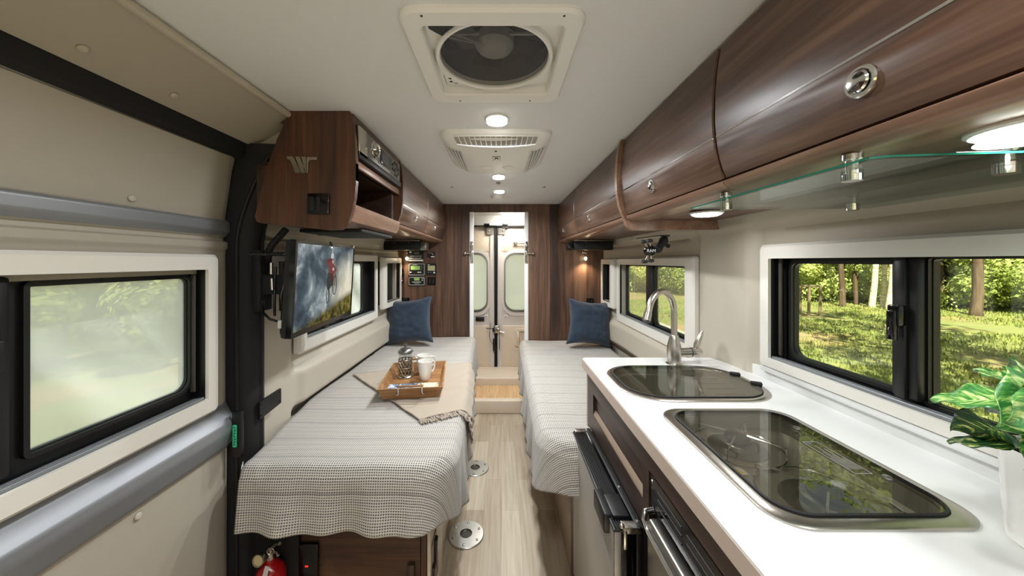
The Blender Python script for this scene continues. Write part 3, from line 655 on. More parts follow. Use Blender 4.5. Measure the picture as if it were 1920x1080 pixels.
for x in (-.075, .035):
    obj('control_dial', B().lathe([(.031, 0), (.030, .003), (.026, .004), (.024, .0025), (.002, .0025)], (x, 1.735, 1.8565), (0, 0, -1), 28), white_p, ac)
# ================================================================ OVERHEAD CABINETS
PR = [(1.90, .524), (1.86, .516), (1.82, .511), (1.78, .508), (1.74, .507), (1.71, .507), (1.68, .509), (1.64, .514), (1.61, .521), (1.59, .528), (1.578, .534)]
def cface(z, off=0): return lerp_tab([(a, b) for a, b in PR[::-1]], z)+off
def arcdoor(b, sg, y0, y1, z0, z1, off=0, th=.018, n=14):
    rings = []
    zz = [z0+(z1-z0)*k/n for k in range(n+1)]
    P = [(sg*cface(q, off), q) for q in zz]+[(sg*cface(q, off+th), q) for q in zz[::-1]]
    e = .0035
    def ins(P): 
        cx = sum(p[0] for p in P)/len(P); cz = (z0+z1)/2
        return [(p[0]+(sg*.0025 if i <= n else 0), p[1]+(e if p[1] < cz else -e)*(1 if i in (0, n) else .0)) for i, p in enumerate(P)]
    b.prof('Y', [(ins(P), y0), (P, y0+e), (P, y1-e), (ins(P), y1)])
    return b
def knob(sg, y, z, parent):
    x = sg*cface(z); n = Vector((-sg, 0, -.06)); c = (x, y, z)
    k = obj('knob', B().lathe([(.0225, -.002), (.0225, .002), (.0205, .004), (.0175, .004), (.017, .001), (.0155, .001), (.0155, .006), (.0135, .0085), (.006, .0095), (.001, .0095)], c, n, 32), chrome, parent)
    return k
def cabinet(sg, y0, y1, label, knob_at, group=None, name='overhead_cabinet', dark=False):
    t = thing(name, label, 'cabinet', (sg*.72, (y0+y1)/2, 1.55), group=group)
    n = 12; zz = [1.555+(1.90-1.555)*k/n for k in range(n+1)]
    P = [(sg*cface(q, .020), q) for q in zz]+[(sg*.76, 1.90), (sg*.905, 1.62), (sg*.915, 1.555)]
    obj('cabinet_body', B().prism('Y', P, y0+.0005, y1-.0005), wal_y, t)
    # lip under the door
    L = [(sg*.534, 1.574), (sg*.530, 1.571), (sg*.534, 1.562), (sg*.545, 1.554), (sg*.56, 1.550), (sg*.62, 1.550), (sg*.62, 1.556), (sg*.556, 1.574)]
    obj('lower_lip', B().prism('Y', L, y0, y1), wal_lip, t)
    d = obj('door', arcdoor(B(), sg, y0+.002, y1-.002, 1.5785, 1.892), wal_y, t)
    obj('chrome_inlay', arcdoor(B(), sg, y0+.0025, y1-.0025, 1.6735, 1.6775, -.0007, .004, 2), chrome, d)
    knob(sg, knob_at, 1.637, d)
    return t
cabinet(1, -.25, .815, 'walnut overhead cabinet nearest the camera, over the cooktop', .488, group=None)
cabinet(1, .817, 1.452, 'walnut overhead cabinet over the sink, with an oval chrome knob', 1.168)
cabinet(1, 1.482, 2.39, 'walnut overhead cabinet over the right bed, next to the bulging divider', 2.0)
cabinet(1, 2.392, 3.095, 'smallest looking walnut overhead cabinet at the right corner of the bulkhead', 2.84)
cabinet(-1, 1.765, 2.36, 'walnut overhead cabinet right behind the radio shelf unit', 2.05)
cabinet(-1, 2.362, 3.095, 'walnut overhead cabinet at the left corner of the bulkhead', 2.64)
def divider(sg, y0, y1, zb, extra, mat_):
    P = [(sg*(.524-extra), 1.898)]+[(sg*(cface(q)-extra-.004), q) for q in (1.86, 1.80, 1.74, 1.68, 1.62, 1.58)]+[(sg*(.548-extra), zb+.022), (sg*(.558-extra), zb+.008), (sg*(.575-extra), zb), (sg*.93, zb+.004), (sg*.91, 1.60), (sg*.76, 1.898)]
    b = B().prism('Y', P, y0, y1)
    return b
dv = divider(1, 1.455, 1.479, 1.512, .012, wal_zx)
obj('cabinet_divider', dv, [wal_lip], at=(.6, 1.467, 1.52), label='bulging walnut divider panel between the right overhead cabinets', category='divider panel')
# ---- radio shelf unit on the left
un = thing('open_shelf_unit', 'walnut overhead unit with open cubby, end panel facing the camera', 'cabinet', (-.70, 1.46, 1.50))
endp = [(-.526, 1.899), (-.514, 1.86), (-.507, 1.80), (-.503, 1.72), (-.503, 1.66), (-.508, 1.60), (-.518, 1.55), (-.530, 1.515), (-.540, 1.500), (-.556, 1.490), (-.60, 1.489), (-.83, 1.512), (-.845, 1.518), (-.851, 1.534), (-.84, 1.58), (-.81, 1.70), (-.775, 1.80), (-.728, 1.899)]
obj('end_panel', B().prism('Y', endp, 1.178, 1.200), wal_zx, un)
eb = B()
edge = endp[:11]; eb.loft([[(x+.001, y, zz) for x, zz in edge] for y in (1.179, 1.1995)], closed=False)
bmesh.ops.solidify(eb.bm, geom=eb.bm.faces[:], thickness=.0015); obj('edge_banding', eb, wal_lip, un)
obj('divider_panel', divider(-1, 1.733, 1.757, 1.507, .004, wal_zx), wal_zx, un)
b = B().box(-.80, -.520, 1.200, 1.733, 1.868, 1.898); b.box(-.535, -.520, 1.200, 1.733, 1.718, 1.752, .001); obj('face_rail', b, wal_y, un)
obj('rail_band', B().box(-.521, -.517, 1.200, 1.733, 1.716, 1.742, .001), wal_lip, un)
b = B().box(-.84, -.52, 1.200, 1.733, 1.560, 1.574); b.prism('Y', [(-.520, 1.578), (-.524, 1.545), (-.535, 1.520), (-.56, 1.508), (-.80, 1.512), (-.83, 1.56), (-.56, 1.56)], 1.200, 1.733); obj('shelf_bottom', b, wal_y, un)
obj('lower_lip', B().prism('Y', [(-.5155, 1.580), (-.5195, 1.5795), (-.526, 1.540), (-.535, 1.522), (-.531, 1.522), (-.520, 1.545)], 1.200, 1.733), wal_lip, un)
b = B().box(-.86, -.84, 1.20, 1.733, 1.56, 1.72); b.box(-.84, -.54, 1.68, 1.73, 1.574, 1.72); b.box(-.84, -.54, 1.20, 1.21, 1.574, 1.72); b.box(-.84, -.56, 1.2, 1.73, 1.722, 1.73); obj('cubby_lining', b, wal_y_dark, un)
b = B().box(-.80, -.55, 1.35, 1.72, 1.495, 1.509, .004); obj('bracket_plate', b, black_m, un)
# logo: winged letters on the end panel
def lg(px, py): return ((460+px/3.6-CX)*1.176/F, EYE-(180+py/3.6-CY)*1.176/F)
b = B()
for P in ([(283, 410), (322, 410), (336, 426), (372, 505), (372, 522), (340, 522), (312, 442), (303, 431), (288, 429)],
          [(341, 412), (372, 412), (408, 505), (408, 522), (376, 522), (372, 500)],
          [(379, 412), (412, 412), (414, 430), (414, 522), (402, 505), (390, 440)],
          [(418, 414), (488, 414), (489, 433), (441, 434), (430, 450), (428, 522), (416, 522)]):
    b.prism('Y', [lg(*p) for p in P], 1.172, 1.178)
obj('emblem', b, steel, un, label='brushed metal winged W emblem')
a, c = lg(422, 658), lg(570, 800)
o_ = obj('outlet_cover', B().box(a[0], c[0], 1.170, 1.178, c[1], a[1], .003, 3), black_g, un)
b = B()
for k in (0, 1): b.box(a[0]+.008+k*.021, a[0]+.024+k*.021, 1.168, 1.171, c[1]+.012, a[1]-.012, .002)
obj('socket', b, rubber, o_)
# radio
ra = thing('radio', 'silver and black car radio with round knob above the open cubby', 'radio', (-.51, 1.45, 1.76))
obj('radio_case', B().box(-.56, -.508, 1.205, 1.700, 1.752, 1.862, .002), black_p, ra)
obj('silver_end', B().box(-.512, -.500, 1.205, 1.275, 1.758, 1.860, .002), steel, ra)
obj('front_face', B().box(-.510, -.503, 1.275, 1.690, 1.772, 1.860, .001), steel_d, ra)
obj('lower_bezel', B().box(-.510, -.500, 1.205, 1.700, 1.748, 1.772, .002), black_p, ra)
b = B().lathe([(.032, 0), (.032, .004), (.026, .006), (.0245, .018), (.021, .020), (.019, .013), (.002, .013)], (-.503, 1.345, 1.818), (1, 0, 0), 32); obj('volume_knob', b, chrome, ra)
obj('knob_face', B().lathe([(.018, 0), (.018, .0145), (.001, .015)], (-.503, 1.345, 1.818), (1, 0, 0), 24), black_g, ra)
obj('display', B().box(-.504, -.501, 1.415, 1.545, 1.790, 1.850, .001), black_g, ra)
obj('display_screen', B().box(-.5015, -.5003, 1.430, 1.53, 1.80, 1.842), mat('radio_lcd', (70, 72, 78), .25, emit=.15), ra)
for i in range(4):
    for j in range(4): obj('button', B().box(-.504, -.500, 1.572+i*.028, 1.592+i*.028, 1.782+j*.019, 1.794+j*.019, .001), black_g if (i+j) % 3 else print_g, ra)
for i in range(4): obj('button', B().box(-.504, -.500, 1.395, 1.408, 1.782+i*.018, 1.792+i*.018, .001), print_g, ra)

puck((.715, 1.19, 1.550), .050, 'round glowing light under the cabinet beside the far edge of the glass shelf', 'under-cabinet light', group=None, power=1.1)
puck((.665, .425, 1.550), .052, 'large round glowing under-cabinet light at the right edge, nearest the camera', 'under-cabinet light', group=None, power=1.1)
# ---- glass shelf
gs = thing('glass_shelf', 'clear glass shelf with green edge hanging below the right cabinet', 'shelf', (.72, .7, 1.52))
SH = [(.497, .462), (.515, .452), (.90, .405), (.945, .42), (.945, .88), (.50, .90)]
obj('glass_plate', B().prism('Z', SH, 1.516, 1.522), glass('shelf_glass', (226, 238, 232)), gs, smooth=0)
b = B().prism('X', [(.464, 1.5180), (.899, 1.5180), (.899, 1.5205), (.464, 1.5205)], .4962, .4972)
b.loft([[(.4975, .4615, z_), (.515, .4515, z_), (.90, .4045, z_)] for z_ in (1.5180, 1.5205)], closed=False)
obj('polished_edge', b, g_edge, gs)
for x, y in ((.56, .545), (.56, .85), (.88, .955-.10), (.74, .50)):
    b = B().lathe([(.013, 0), (.013, .004), (.009, .006), (.009, .026), (.013, .028), (.013, .036)], (x, y, 1.514), (0, 0, 1), 20); b.lathe([(.013, -.006), (.013, 0)], (x, y, 1.514), (0, 0, 1), 20)
    obj('standoff', b, chrome, gs)

# ================================================================ GALLEY
ct = thing('galley_cabinet', 'dark walnut galley cabinet under the white worktop, with recessed drawer front', 'cabinet', (.7, .8, 0))
b = B().box(.376, .94, 1.46, 1.497, .0, .912); b.box(.62, .94, -.25, 1.46, 0, .912); b.box(.376, .62, 1.425, 1.46, 0, .70)
obj('side_panel', B().box(.375, .93, 1.478, 1.498, 0, .912, .001), taupe, ct)
b = B().plate('X', rrect(.868, 1.478, .680, .912, 0, 1), [rrect(.905, 1.395, .752, .838, 0, 1)], .375, .393); b.box(.375, .393, -.25, .868, .850, .912); b.box(.375, .393, -.25, .50, .0, .85); b.box(.375, .393, .500, .868, 0, .30)
obj('face_frame', b, wal_y_dark, ct)
d = obj('drawer_front', B().box(.386, .398, .895, 1.405, .745, .845), wal_y_dark, ct)
obj('recess_ledge', B().prism('Y', [(.3765, .752), (.3765, .757), (.387, .772), (.387, .752)], .905, 1.395), taupe, d)
b = B().box(.45, .93, -.2, 1.47, .10, .12); b.box(.91, .93, -.25, 1.478, 0, .912); b.box(.395, .91, .868, .885, 0, .68); b.box(.395, .91, .49, .50, 0, .85); obj('carcass', b, wal_y_dark, ct)
wt = [(.36, -.28), (.36, 1.512), (.372, 1.525), (.932, 1.525), (.978, 1.36), (.978, -.28)]
wk = thing('worktop', 'long white solid-surface galley worktop with taupe front edge', 'worktop', (.67, .7, .93))
def cut(x0, x1, y0, y1, r): return rrect(x0, x1, y0, y1, r, 8)
SINK = (.397, .893, 1.040, 1.400); HOB = (.447, .803, .543, .988)
holes = [cut(SINK[0]+.02, SINK[1]-.02, SINK[2]+.02, SINK[3]-.02, .12), cut(HOB[0]+.02, HOB[1]-.02, HOB[2]+.02, HOB[3]-.02, .05)]
obj('slab', B().plate('Z', wt, holes, .914, .95), counter_m, wk)
ed = [(.358, -.28), (.358, 1.513), (.371, 1.527), (.933, 1.527), (.933, 1.5255), (.372, 1.5255), (.3598, 1.5125), (.3598, -.28)]
b = B().prism('Z', ed, .912, .947)
obj('front_edge', b, counter_e, wk)
obj('backsplash', B().box(.966, .984, -.28, 1.375, .948, .988, .003), counter_m, wk)
obj('sill_ledge', B().box(.950, 1.0, -.28, 1.255, .984, 1.002, .003), counter_m, wk)

# ---- sink with folding glass lid
sk_ = thing('sink', 'oval steel sink with smoked glass lid beside the tap', 'sink', (.645, 1.22, .95))
x0, x1, y0, y1 = SINK; rz_ = lambda i, r, w: z(rrect(x0+i, x1-i, y0+i, y1-i, max(r-i, .02), 10), w)
obj('steel_rim', B().loft([rz_(0, .135, .950), rz_(0, .135, .9525), rz_(.004, .135, .955), rz_(.020, .135, .955), rz_(.024, .135, .951), rz_(.026, .135, .94)]), steel, sk_)
obj('basin', B().loft([rz_(.026, .135, .945), rz_(.030, .13, .930), rz_(.034, .13, .928)]+[z(rrect(x0+.04, x0+.30, y0+.04, y1-.04, .09, 10), .926), z(rrect(x0+.045, x0+.295, y0+.045, y1-.045, .09, 10), .90), z(rrect(x0+.06, x0+.28, y0+.06, y1-.06, .08, 10), .82)], cap1=True), tray_m, sk_)
b = B()
for k in range(5): b.box(x0+.335, x1-.06, y0+.07+k*.05, y0+.084+k*.05, .924, .931, .003)
b.box(x0+.31, x1-.035, y0+.045, y1-.045, .920, .9255, .01); obj('drainer', b, tray_m, sk_)
obj('drain', B().lathe([(.035, 0), (.033, .003), (.02, .001), (.001, .001)], (x0+.17, 1.22, .8205), n=24), chrome, sk_)
ld = obj('glass_lid', B().loft([rz_(.024, .13, .954), rz_(.024, .13, .9585)], cap0=True, cap1=True), g_smoke, sk_, smooth=0)
obj('lid_seal', B().loft([rz_(.0215, .13, .953), rz_(.0215, .13, .9575), rz_(.0245, .13, .9588), rz_(.0255, .13, .953)]), rubber, ld)
for px, py in ((1378, 701), (1418, 719)):
    c = onZ(px, py, .96); obj('lid_hinge', B().obox(c, (.017, .009, .006), Matrix.Rotation(-.5, 3, 'Z'), .004), black_p, ld)
# ---- tap
fx, fy = .725, 1.432
tp = thing('tap', 'tall brushed steel gooseneck tap with side lever behind the sink', 'tap', (fx, fy, .95))
obj('tap_base', B().lathe([(.033, 0), (.033, .003), (.028, .005), (.0255, .010), (.0275, .03), (.0285, .055), (.0265, .080), (.020, .105), (.017, .118), (.0145, .122)], (fx, fy, .95)), steel, tp)
dirx, diry = -.19, -.13; L_ = math.hypot(dirx, diry); ux, uy = dirx/L_, diry/L_; R = .093
pts = [(fx, fy, 1.065), (fx, fy, 1.12), (fx, fy, 1.165)]
for k in range(1, 20):
    a = PI*k/19*.90; r_ = R; pts.append((fx+ux*(R-R*math.cos(a)), fy+uy*(R-R*math.cos(a)), 1.165+R*math.sin(a)))
p, q = Vector(pts[-2]), Vector(pts[-1]); dd = (q-p).normalized(); pts.append(tuple(q+dd*.015))
obj('spout', B().tube(pts, .0125, 18), steel, tp)
e = Vector(pts[-1]); obj('spray_head', B().tube([e-dd*.002, e, e+dd*.03, e+dd*.034], [.0125, .0145, .0155, .012], 18), steel, tp)
obj('aerator', B().tube([e+dd*.034, e+dd*.037], [.011, .011], 18), black_p, tp)
hv = obj('handle_hub', B().lathe([(.017, .0), (.018, .03), (.0185, .055), (.0195, .060), (.0195, .085), (.014, .098), (.002, .102)], (fx+.012, fy+.0, .998), (1, -.05, .04), 24), steel, tp)
obj('hub_groove', B().lathe([(.0189, .055), (.0199, .057), (.0189, .059)], (fx+.012, fy+.0, .998), (1, -.05, .04), 24, caps=False), rubber, tp)
obj('lever', B().tube([(fx+.085, fy-.004, 1.005), (fx+.092, fy-.004, 1.030), (fx+.105, fy-.004, 1.062), (fx+.118, fy-.004, 1.088)], [.007, .012, .010, .0035], 14), steel, tp)

# ---- cooktop
hb = thing('cooktop', 'two-burner gas cooktop under a tinted glass lid in steel rim', 'cooktop', (.625, .765, .95))
x0, x1, y0, y1 = HOB; rh = lambda i, r, w: z(rrect(x0+i, x1-i, y0+i, y1-i, (max(r-i*.5, .02),)*4, 8), w)
obj('steel_rim', B().loft([rh(0, .06, .950), rh(0, .06, .953), rh(.004, .06, .9555), rh(.022, .065, .9555), rh(.026, .065, .952), rh(.028, .065, .94)]), steel, hb)
obj('burner_tray', B().loft([rh(.028, .065, .945), rh(.031, .065, .912), rh(.045, .06, .908), rh(.06, .06, .906)], cap1=True), tray_m, hb)
lid = obj('glass_lid', B().loft([rh(.026, .065, .955), rh(.026, .065, .9595)], cap0=True, cap1=True), g_smoke, hb, smooth=0)
obj('lid_seal', B().loft([rh(.0235, .065, .953), rh(.0235, .065, .9585), rh(.0265, .065, .960), rh(.0275, .065, .953)]), rubber, lid)
for px, py in ((1494, 803), (1663, 896)):
    c = onZ(px, py, .961); obj('lid_stud', B().lathe([(.008, 0), (.007, .003), (.001, .004)], c, n=18), steel_d, lid)
b = B().frame('Z', rrect(.700, .735, .675, .795, .001, 1), rrect(.7012, .7338, .6762, .7938, .001, 1), .9597, .9599)
for k in range(6): b.box(.704+k*.005, .7052+k*.005, .69, .69+.04+.012*((k*7) % 5), .9597, .9599)
obj('warning_print', b, print_g, lid)
for (bx, by, r) in ((.60, .868, .052), (.635, .662, .062)):
    bu = obj('burner', B().lathe([(r*1.25, .0), (r*1.25, .003), (r*.8, .006), (r*.72, .016), (r*.45, .02), (r*.45, .024), (.002, .026)], (bx, by, .906), n=32), steel_d, hb)
    obj('burner_cap', B().lathe([(r*.55, .022), (r*.55, .028), (r*.4, .031), (.002, .031)], (bx, by, .906), n=32), black_p, bu)
    g = B()
    for k in range(4):
        a = PI/4+PI/2*k; ca, sa = math.cos(a), math.sin(a)
        g.tube([(bx+ca*r*1.9, by+sa*r*1.9, .908), (bx+ca*r*1.85, by+sa*r*1.85, .940), (bx+ca*r*.4, by+sa*r*.4, .944)], .0022, 6)
    g.tube([(bx+math.cos(2*PI*k/24)*r*1.9, by+math.sin(2*PI*k/24)*r*1.9, .912) for k in range(25)], .0022, 6)
    obj('pan_support', g, chrome, hb)
for bx, by in ((.503, .87), (.503, .80)):
    kb = obj('control_knob', B().lathe([(.02, 0), (.02, .003), (.014, .004), (.013, .018), (.010, .020), (.001, .020)], (bx, by, .907), n=24), black_g, hb)
    obj('knob_ring', B().lathe([(.021, .0), (.021, .003), (.017, .004)], (bx, by, .907), n=24, caps=False), chrome, hb)
b = B().box(.493, .548, .755, .785, .9068, .9075); st = obj('sticker', b, print_w, hb, label='white sticker with a blue ring and yellow triangle')
obj('blue_mark', B().frame('Z', circ(.508, .770, .010, 20), circ(.508, .770, .0065, 20), .9075, .908), mat('blue_print', (40, 110, 190), .5), st)
obj('yellow_mark', B().prism('Z', [(.524, .761), (.542, .761), (.533, .780)], .9075, .908), mat('yellow_print', (224, 200, 60), .5), st)

# ---- refrigerator
fr = thing('refrigerator', 'silver-doored refrigerator with black trim under the galley, standing proud', 'refrigerator', (.6, 1.15, 0))
ya, yb2, zt = .905, 1.422, .676
obj('fridge_door', B().box(.300, .318, ya, yb2, .085, zt-.012, .002), fridge_m, fr)
b = B().box(.318, .352, ya+.001, yb2-.001, .08, zt-.014, .002); b.box(.2985, .3, ya, ya+.006, .085, zt-.01); obj('door_liner', b, black_g, fr)
b = B().box(.297, .352, ya-.002, yb2+.002, zt-.014, zt-.006, .002)
for k in range(6): b.box(.302+k*.0075, .306+k*.0075, ya, yb2, zt-.007, zt-.001, .0012, 1)
obj('top_channel', b, black_p, fr)
b = B().box(.358, .90, ya+.004, yb2+.006, .06, zt-.006, .003); b.box(.357, .372, ya-.004, yb2+.01, zt-.012, zt+.004, .002); b.box(.357, .374, ya-.005, ya+.012, .02, zt, .002); obj('fridge_case', b, black_p, fr)
hd = obj('door_handle', B().box(.284, .312, .945, 1.055, zt-.052, zt+.004, .006, 3), black_p, fr)
b = B().box(.306, .352, .935, 1.025, zt-.004, zt+.008, .004); obj('release_latch', b, black_p, hd)
b = B().box(.322, .368, ya-.006, ya+.02, zt-.016, zt+.002, .002); b.box(.322, .332, ya-.010, ya-.004, zt-.055, zt-.004, .003); b.ball((.320, ya+.0, zt+.002), .007); obj('hinge', b, steel, fr)
b = B().box(.305, .35, yb2-.02, yb2+.004, zt-.004, zt+.006, .002); obj('hinge', b, steel, fr)
for y in (.94, 1.06): obj('trim_screw', B().lathe([(.005, 0), (.004, .002), (.001, .0025)], (.3655, y-.02 if y < 1 else y, zt+.004), n=12), steel, fr)
obj('side_screw', B().lathe([(.004, 0), (.003, .002)], (.345, ya, .52), (0, -1, 0), 10), steel, fr)
# ---- oven under the hob
ov = thing('oven', 'black vented oven with steel handle below the cooktop', 'oven', (.6, .68, .3))
b = B().prism('X', rrect(.502, .866, .30, .845, .006), .383, .90) if False else B().box(.384, .90, .503, .866, .31, .845, .004)
obj('oven_body', b, black_g, ov)
b = B().plate('X', rrect(.505, .864, .768, .843, .008), [], .378, .386); obj('vent_panel', b, black_g, ov)
for k in range(2):
    for j in range(3):
        ys_ = .66+k*.10-.07*0; y_ = .77-k*.13; zz = .824-j*.018
        b = B().prism('Y', [(.3785, zz), (.3762, zz-.0015), (.3762, zz-.0028), (.3785, zz-.004)], y_-.055, y_+.055); obj('vent_louvre', b, rubber, ov)
obj('corner_screw', B().lathe([(.005, 0), (.004, .002), (.001, .003)], (.378, .855, .828), (-1, 0, 0), 12), steel_d, ov)
obj('oven_door', B().box(.350, .384, .51, .825, .33, .764, .010, 3), steel_d, ov)
b = B().tube([(.376, .846, .764), (.356, .842, .763), (.346, .828, .752), (.345, .80, .742), (.345, .56, .742), (.350, .53, .750), (.376, .515, .760)], [.008, .007, .006, .005, .005, .006, .007], 12); obj('oven_handle', b, chrome, ov)
# ================================================================ BEDS
def nz(x, y, z=0): return noise.noise(Vector((x, y, z)))
class Spread:
    """bed surface: top height and wrap-over at the aisle and foot edges"""
    def __init__(s, sg, xw, xa_far, xa_near, yf, h, r, hang_f, hang_s, er=.045):
        s.sg, s.xw, s.xf, s.xn, s.yf, s.h, s.r, s.hf, s.hs, s.er = sg, xw, xa_far, xa_near, yf, h, r, hang_f, hang_s, er
    def xa(s, y):                       # aisle edge, |x| direction handled by caller
        t = max(0, min(1, (y-s.yf)/(YB-s.yf))); t = t*t*(3-2*t)
        return s.xn+(s.xf-s.xn)*t
    def top(s, x, y):
        return s.h+.004*nz(x*5, y*4, 1)+.006*nz(x*2.2, y*1.7, 5)-.005*math.exp(-((y-2.52)/.018)**2)
def bedspread(S_, label, name='bedspread', ny=130, nx=46, fold=None):
    bm = bmesh.new(); uvl = bm.loops.layers.uv.new('UVMap'); uvd = {}
    sg, r, er = S_.sg, S_.r, S_.er
    def edge(y):
        x = S_.xa(y)
        if y < S_.yf+r: x += -(1 if x > S_.xw else -1)*(r-math.sqrt(max(0, r*r-(S_.yf+r-y)**2)))
        return x
    ys = []
    for j in range(ny+1):
        t = j/ny; ys.append(S_.yf+(YB-.004-S_.yf)*(t**1.25))
    V = []
    for j, y in enumerate(ys):
        row = []; xe = edge(y)
        for i in range(nx+1):
            xw = S_.xw+(.078*(1 if S_.xw > 0 else -1)*max(0, min(1, (y-1.2)/.5)) if S_.xw < 0 else 0); x = xw+(xe-xw)*(i/nx)
            # distance to the free boundary
            df = y-S_.yf; ds = abs(xe-x)
            if y < S_.yf+r:
                cx = S_.xa(y)-(1 if xe > S_.xw else -1)*r
                if (x-cx)*(1 if xe > S_.xw else -1) > 0: df = ds = r-math.hypot(x-cx, y-(S_.yf+r))
            d = max(0, min(df, ds)); z_ = S_.top(x, y)
            ex_ = 0
            if d < er: z_ -= er-math.sqrt(max(0, er*er-(er-d)**2)); ex_ = er*math.asin(min(1, (er-d)/er))-(er-d)
            o1 = 1 if xe > S_.xw else -1
            if y < S_.yf+r and (x-cx)*o1 > 0: q_ = Vector((x-cx, y-(S_.yf+r))); q_ = q_.normalized() if q_.length > 1e-6 else q_; ux_, uy_ = q_.x, q_.y
            elif ds < df: ux_, uy_ = o1, 0
            else: ux_, uy_ = 0, -1
            v = bm.verts.new((x, y, z_)); uvd[v] = (x+ux_*ex_, y+uy_*ex_); row.append(v)
        V.append(row)
    for j in range(ny):
        for i in range(nx): bm.faces.new((V[j][i], V[j][i+1], V[j+1][i+1], V[j+1][i]))
    # skirt around foot edge and aisle edge
    bnd = list(V[0])+[V[j][nx] for j in range(1, ny+1)]; P = [v.co.copy() for v in bnd]; n = len(P)
    sgn = 1 if S_.xa(YB) > S_.xw else -1
    arc = [0]
    for k in range(1, n): arc.append(arc[-1]+(P[k]-P[k-1]).length)
    rows = [bnd]; K = 22
    nor = []
    for k in range(n):
        a, b = P[max(k-1, 0)], P[min(k+1, n-1)]; t = (b-a); t.z = 0; t.normalize(); nn = Vector((t.y, -t.x, 0))*sgn; nor.append(nn)
    for q in range(1, K+1):
        row = []; tq = q/K
        for k in range(n):
            foot = max(0, min(1, (S_.yf+.25-P[k].y)/.25)); hang = S_.hs+(S_.hf-S_.hs)*foot+.008*nz(arc[k]*4, 3)
            dz = hang*tq; s_ = arc[k]
            wave = (.010*math.sin(s_*17+1.3*sg)+.016*nz(s_*3.2, sg*7)+.008*math.sin(s_*41+2))*tq**1.3
            flare = .012*tq+.012*foot*tq
            p = P[k]+nor[k]*(flare+wave+.004); p.z = P[k].z-dz+.003*math.sin(s_*12)*tq
            v = bm.verts.new(p); uvd[v] = (uvd[bnd[k]][0]+nor[k].x*dz, uvd[bnd[k]][1]+nor[k].y*dz); row.append(v)
        rows.append(row)
    for a, b in zip(rows, rows[1:]):
        for k in range(n-1): bm.faces.new((a[k], a[k+1], b[k+1], b[k]))
    if fold:            # short return of cloth at the wall-side foot corner
        prev = [rw[0] for rw in rows]
        for q in range(1, 7):
            cur = []
            for k, rw in enumerate(rows):
                if k > K*.62: break
                v = bm.verts.new((S_.xw-.010*q*.9, S_.yf+.008+.012*q+.004*math.sin(q*1.4), rw[0].co.z+.001*q)); uvd[v] = (uvd[rw[0]][0]-.02*q, uvd[rw[0]][1]); cur.append(v)
            for k in range(len(cur)-1): bm.faces.new((prev[k], prev[k+1], cur[k+1], cur[k]))
            prev = cur
    for f in bm.faces:
        for l in f.loops: l[uvl].uv = uvd[l.vert]
    bmesh.ops.recalc_face_normals(bm, faces=bm.faces)
    me = bpy.data.meshes.new(name); bm.to_mesh(me); bm.free(); me.materials.append(weave_m); me.shade_smooth()
    c = Vector(((S_.xw+S_.xf)/2, 2.1, S_.h)); me.transform(Matrix.Translation(-c))
    o = bpy.data.objects.new(name, me); COL.objects.link(o); o.location = c
    sm_ = o.modifiers.new('thickness', 'SOLIDIFY'); sm_.thickness = .003; sm_.offset = -1
    tag(o, label, 'bedspread'); return o
SL = Spread(-1, -.875, -.232, -.160, 1.142, .692, .14, .172, .25, .034)
SR = Spread(1, .90, .165, .150, 1.335, .662, .15, .15, .20)
bedspread(SL, 'woven grey and cream bedspread over the left bed, under the coffee tray', fold=True)
bedspread(SR, 'woven grey and cream bedspread over the right bed beside the galley')
lb = thing('bed', 'left twin bed on a dark wood base with cream side', 'bed', (-.6, 2.1, 0))
def mattress(S_):
    b = B(); x0, x1 = sorted((S_.xw, S_.xa(2.2)-.02*(1 if S_.xa(2) > S_.xw else -1)))
    if S_.xa(2) > S_.xw: x1 = S_.xf-.012
    else: x0 = S_.xf+.012
    rc = (.01, .14, .01, .01) if S_.xa(2) > S_.xw else (.14, .01, .01, .01)
    P = rrect(x0, x1, S_.yf+.016, YB-.01, rc, 8); q = rrect(x0+.012, x1-.012, S_.yf+.03, YB-.02, rc, 8)
    return B().loft([z(q, S_.h-.19), z(P, S_.h-.17), z(P, S_.h-.05), z(q, S_.h-.022)], cap0=True, cap1=True)
foam = mat('mattress_fabric', (150, 142, 130), .9)
obj('mattress', mattress(SL), foam, lb)
b = B().box(-.93, -.30, 1.262, 1.28, .0, .50); obj('front_panel', b, wal_x, lb)
obj('corner_post', B().box(-.297, -.277, 1.258, 1.30, 0, .50, .002), wal_zx, lb)
obj('side_panel', B().box(-.30, -.276, 1.30, YB-.002, 0, .50, .004), cream, lb)
b = B().box(-.276, -.262, 1.262, 1.52, .0, .47, .006); obj('side_cover', b, cream, lb)
b = B().box(-.93, -.32, 1.28, YB-.002, .46, .50); obj('bed_deck', b, wal_y_dark, lb)
for yy, z0, z1, x in ((1.335, .16, .30, -.258), (1.285, .09, .235, -.256)):
    b = B().box(x-.006, x+.010, yy-.016, yy+.016, z0, z1, .006, 3); obj('paddle_latch', b, mat('dark_bronze', (44, 32, 28), .25), lb)
obj('latch_recess', B().box(-.2625, -.2600, 1.27, 1.36, .08, .32, .004), taupe, lb)
obj('cupboard_handle', B().box(-.345, -.318, 1.245, 1.262, .10, .27, .005), mat('handle_brown', (60, 46, 38), .3), lb)
obj('bag_hook', B().tube([(-.258, 1.50, .40), (-.235, 1.50, .38), (-.225, 1.50, .33), (-.238, 1.50, .30)], .006), cream, lb)
rb = thing('bed', 'right twin bed on a taupe base, partly behind the galley', 'bed', (.6, 2.2, 0))
obj('mattress', mattress(SR), foam, rb)
obj('side_panel', B().box(.305, .325, 1.50, YB-.002, 0, .48, .002), taupe, rb)
b = B().box(.305, .325, 1.44, 1.499, 0, .64, .002); obj('end_post', b, wal_zx, rb)
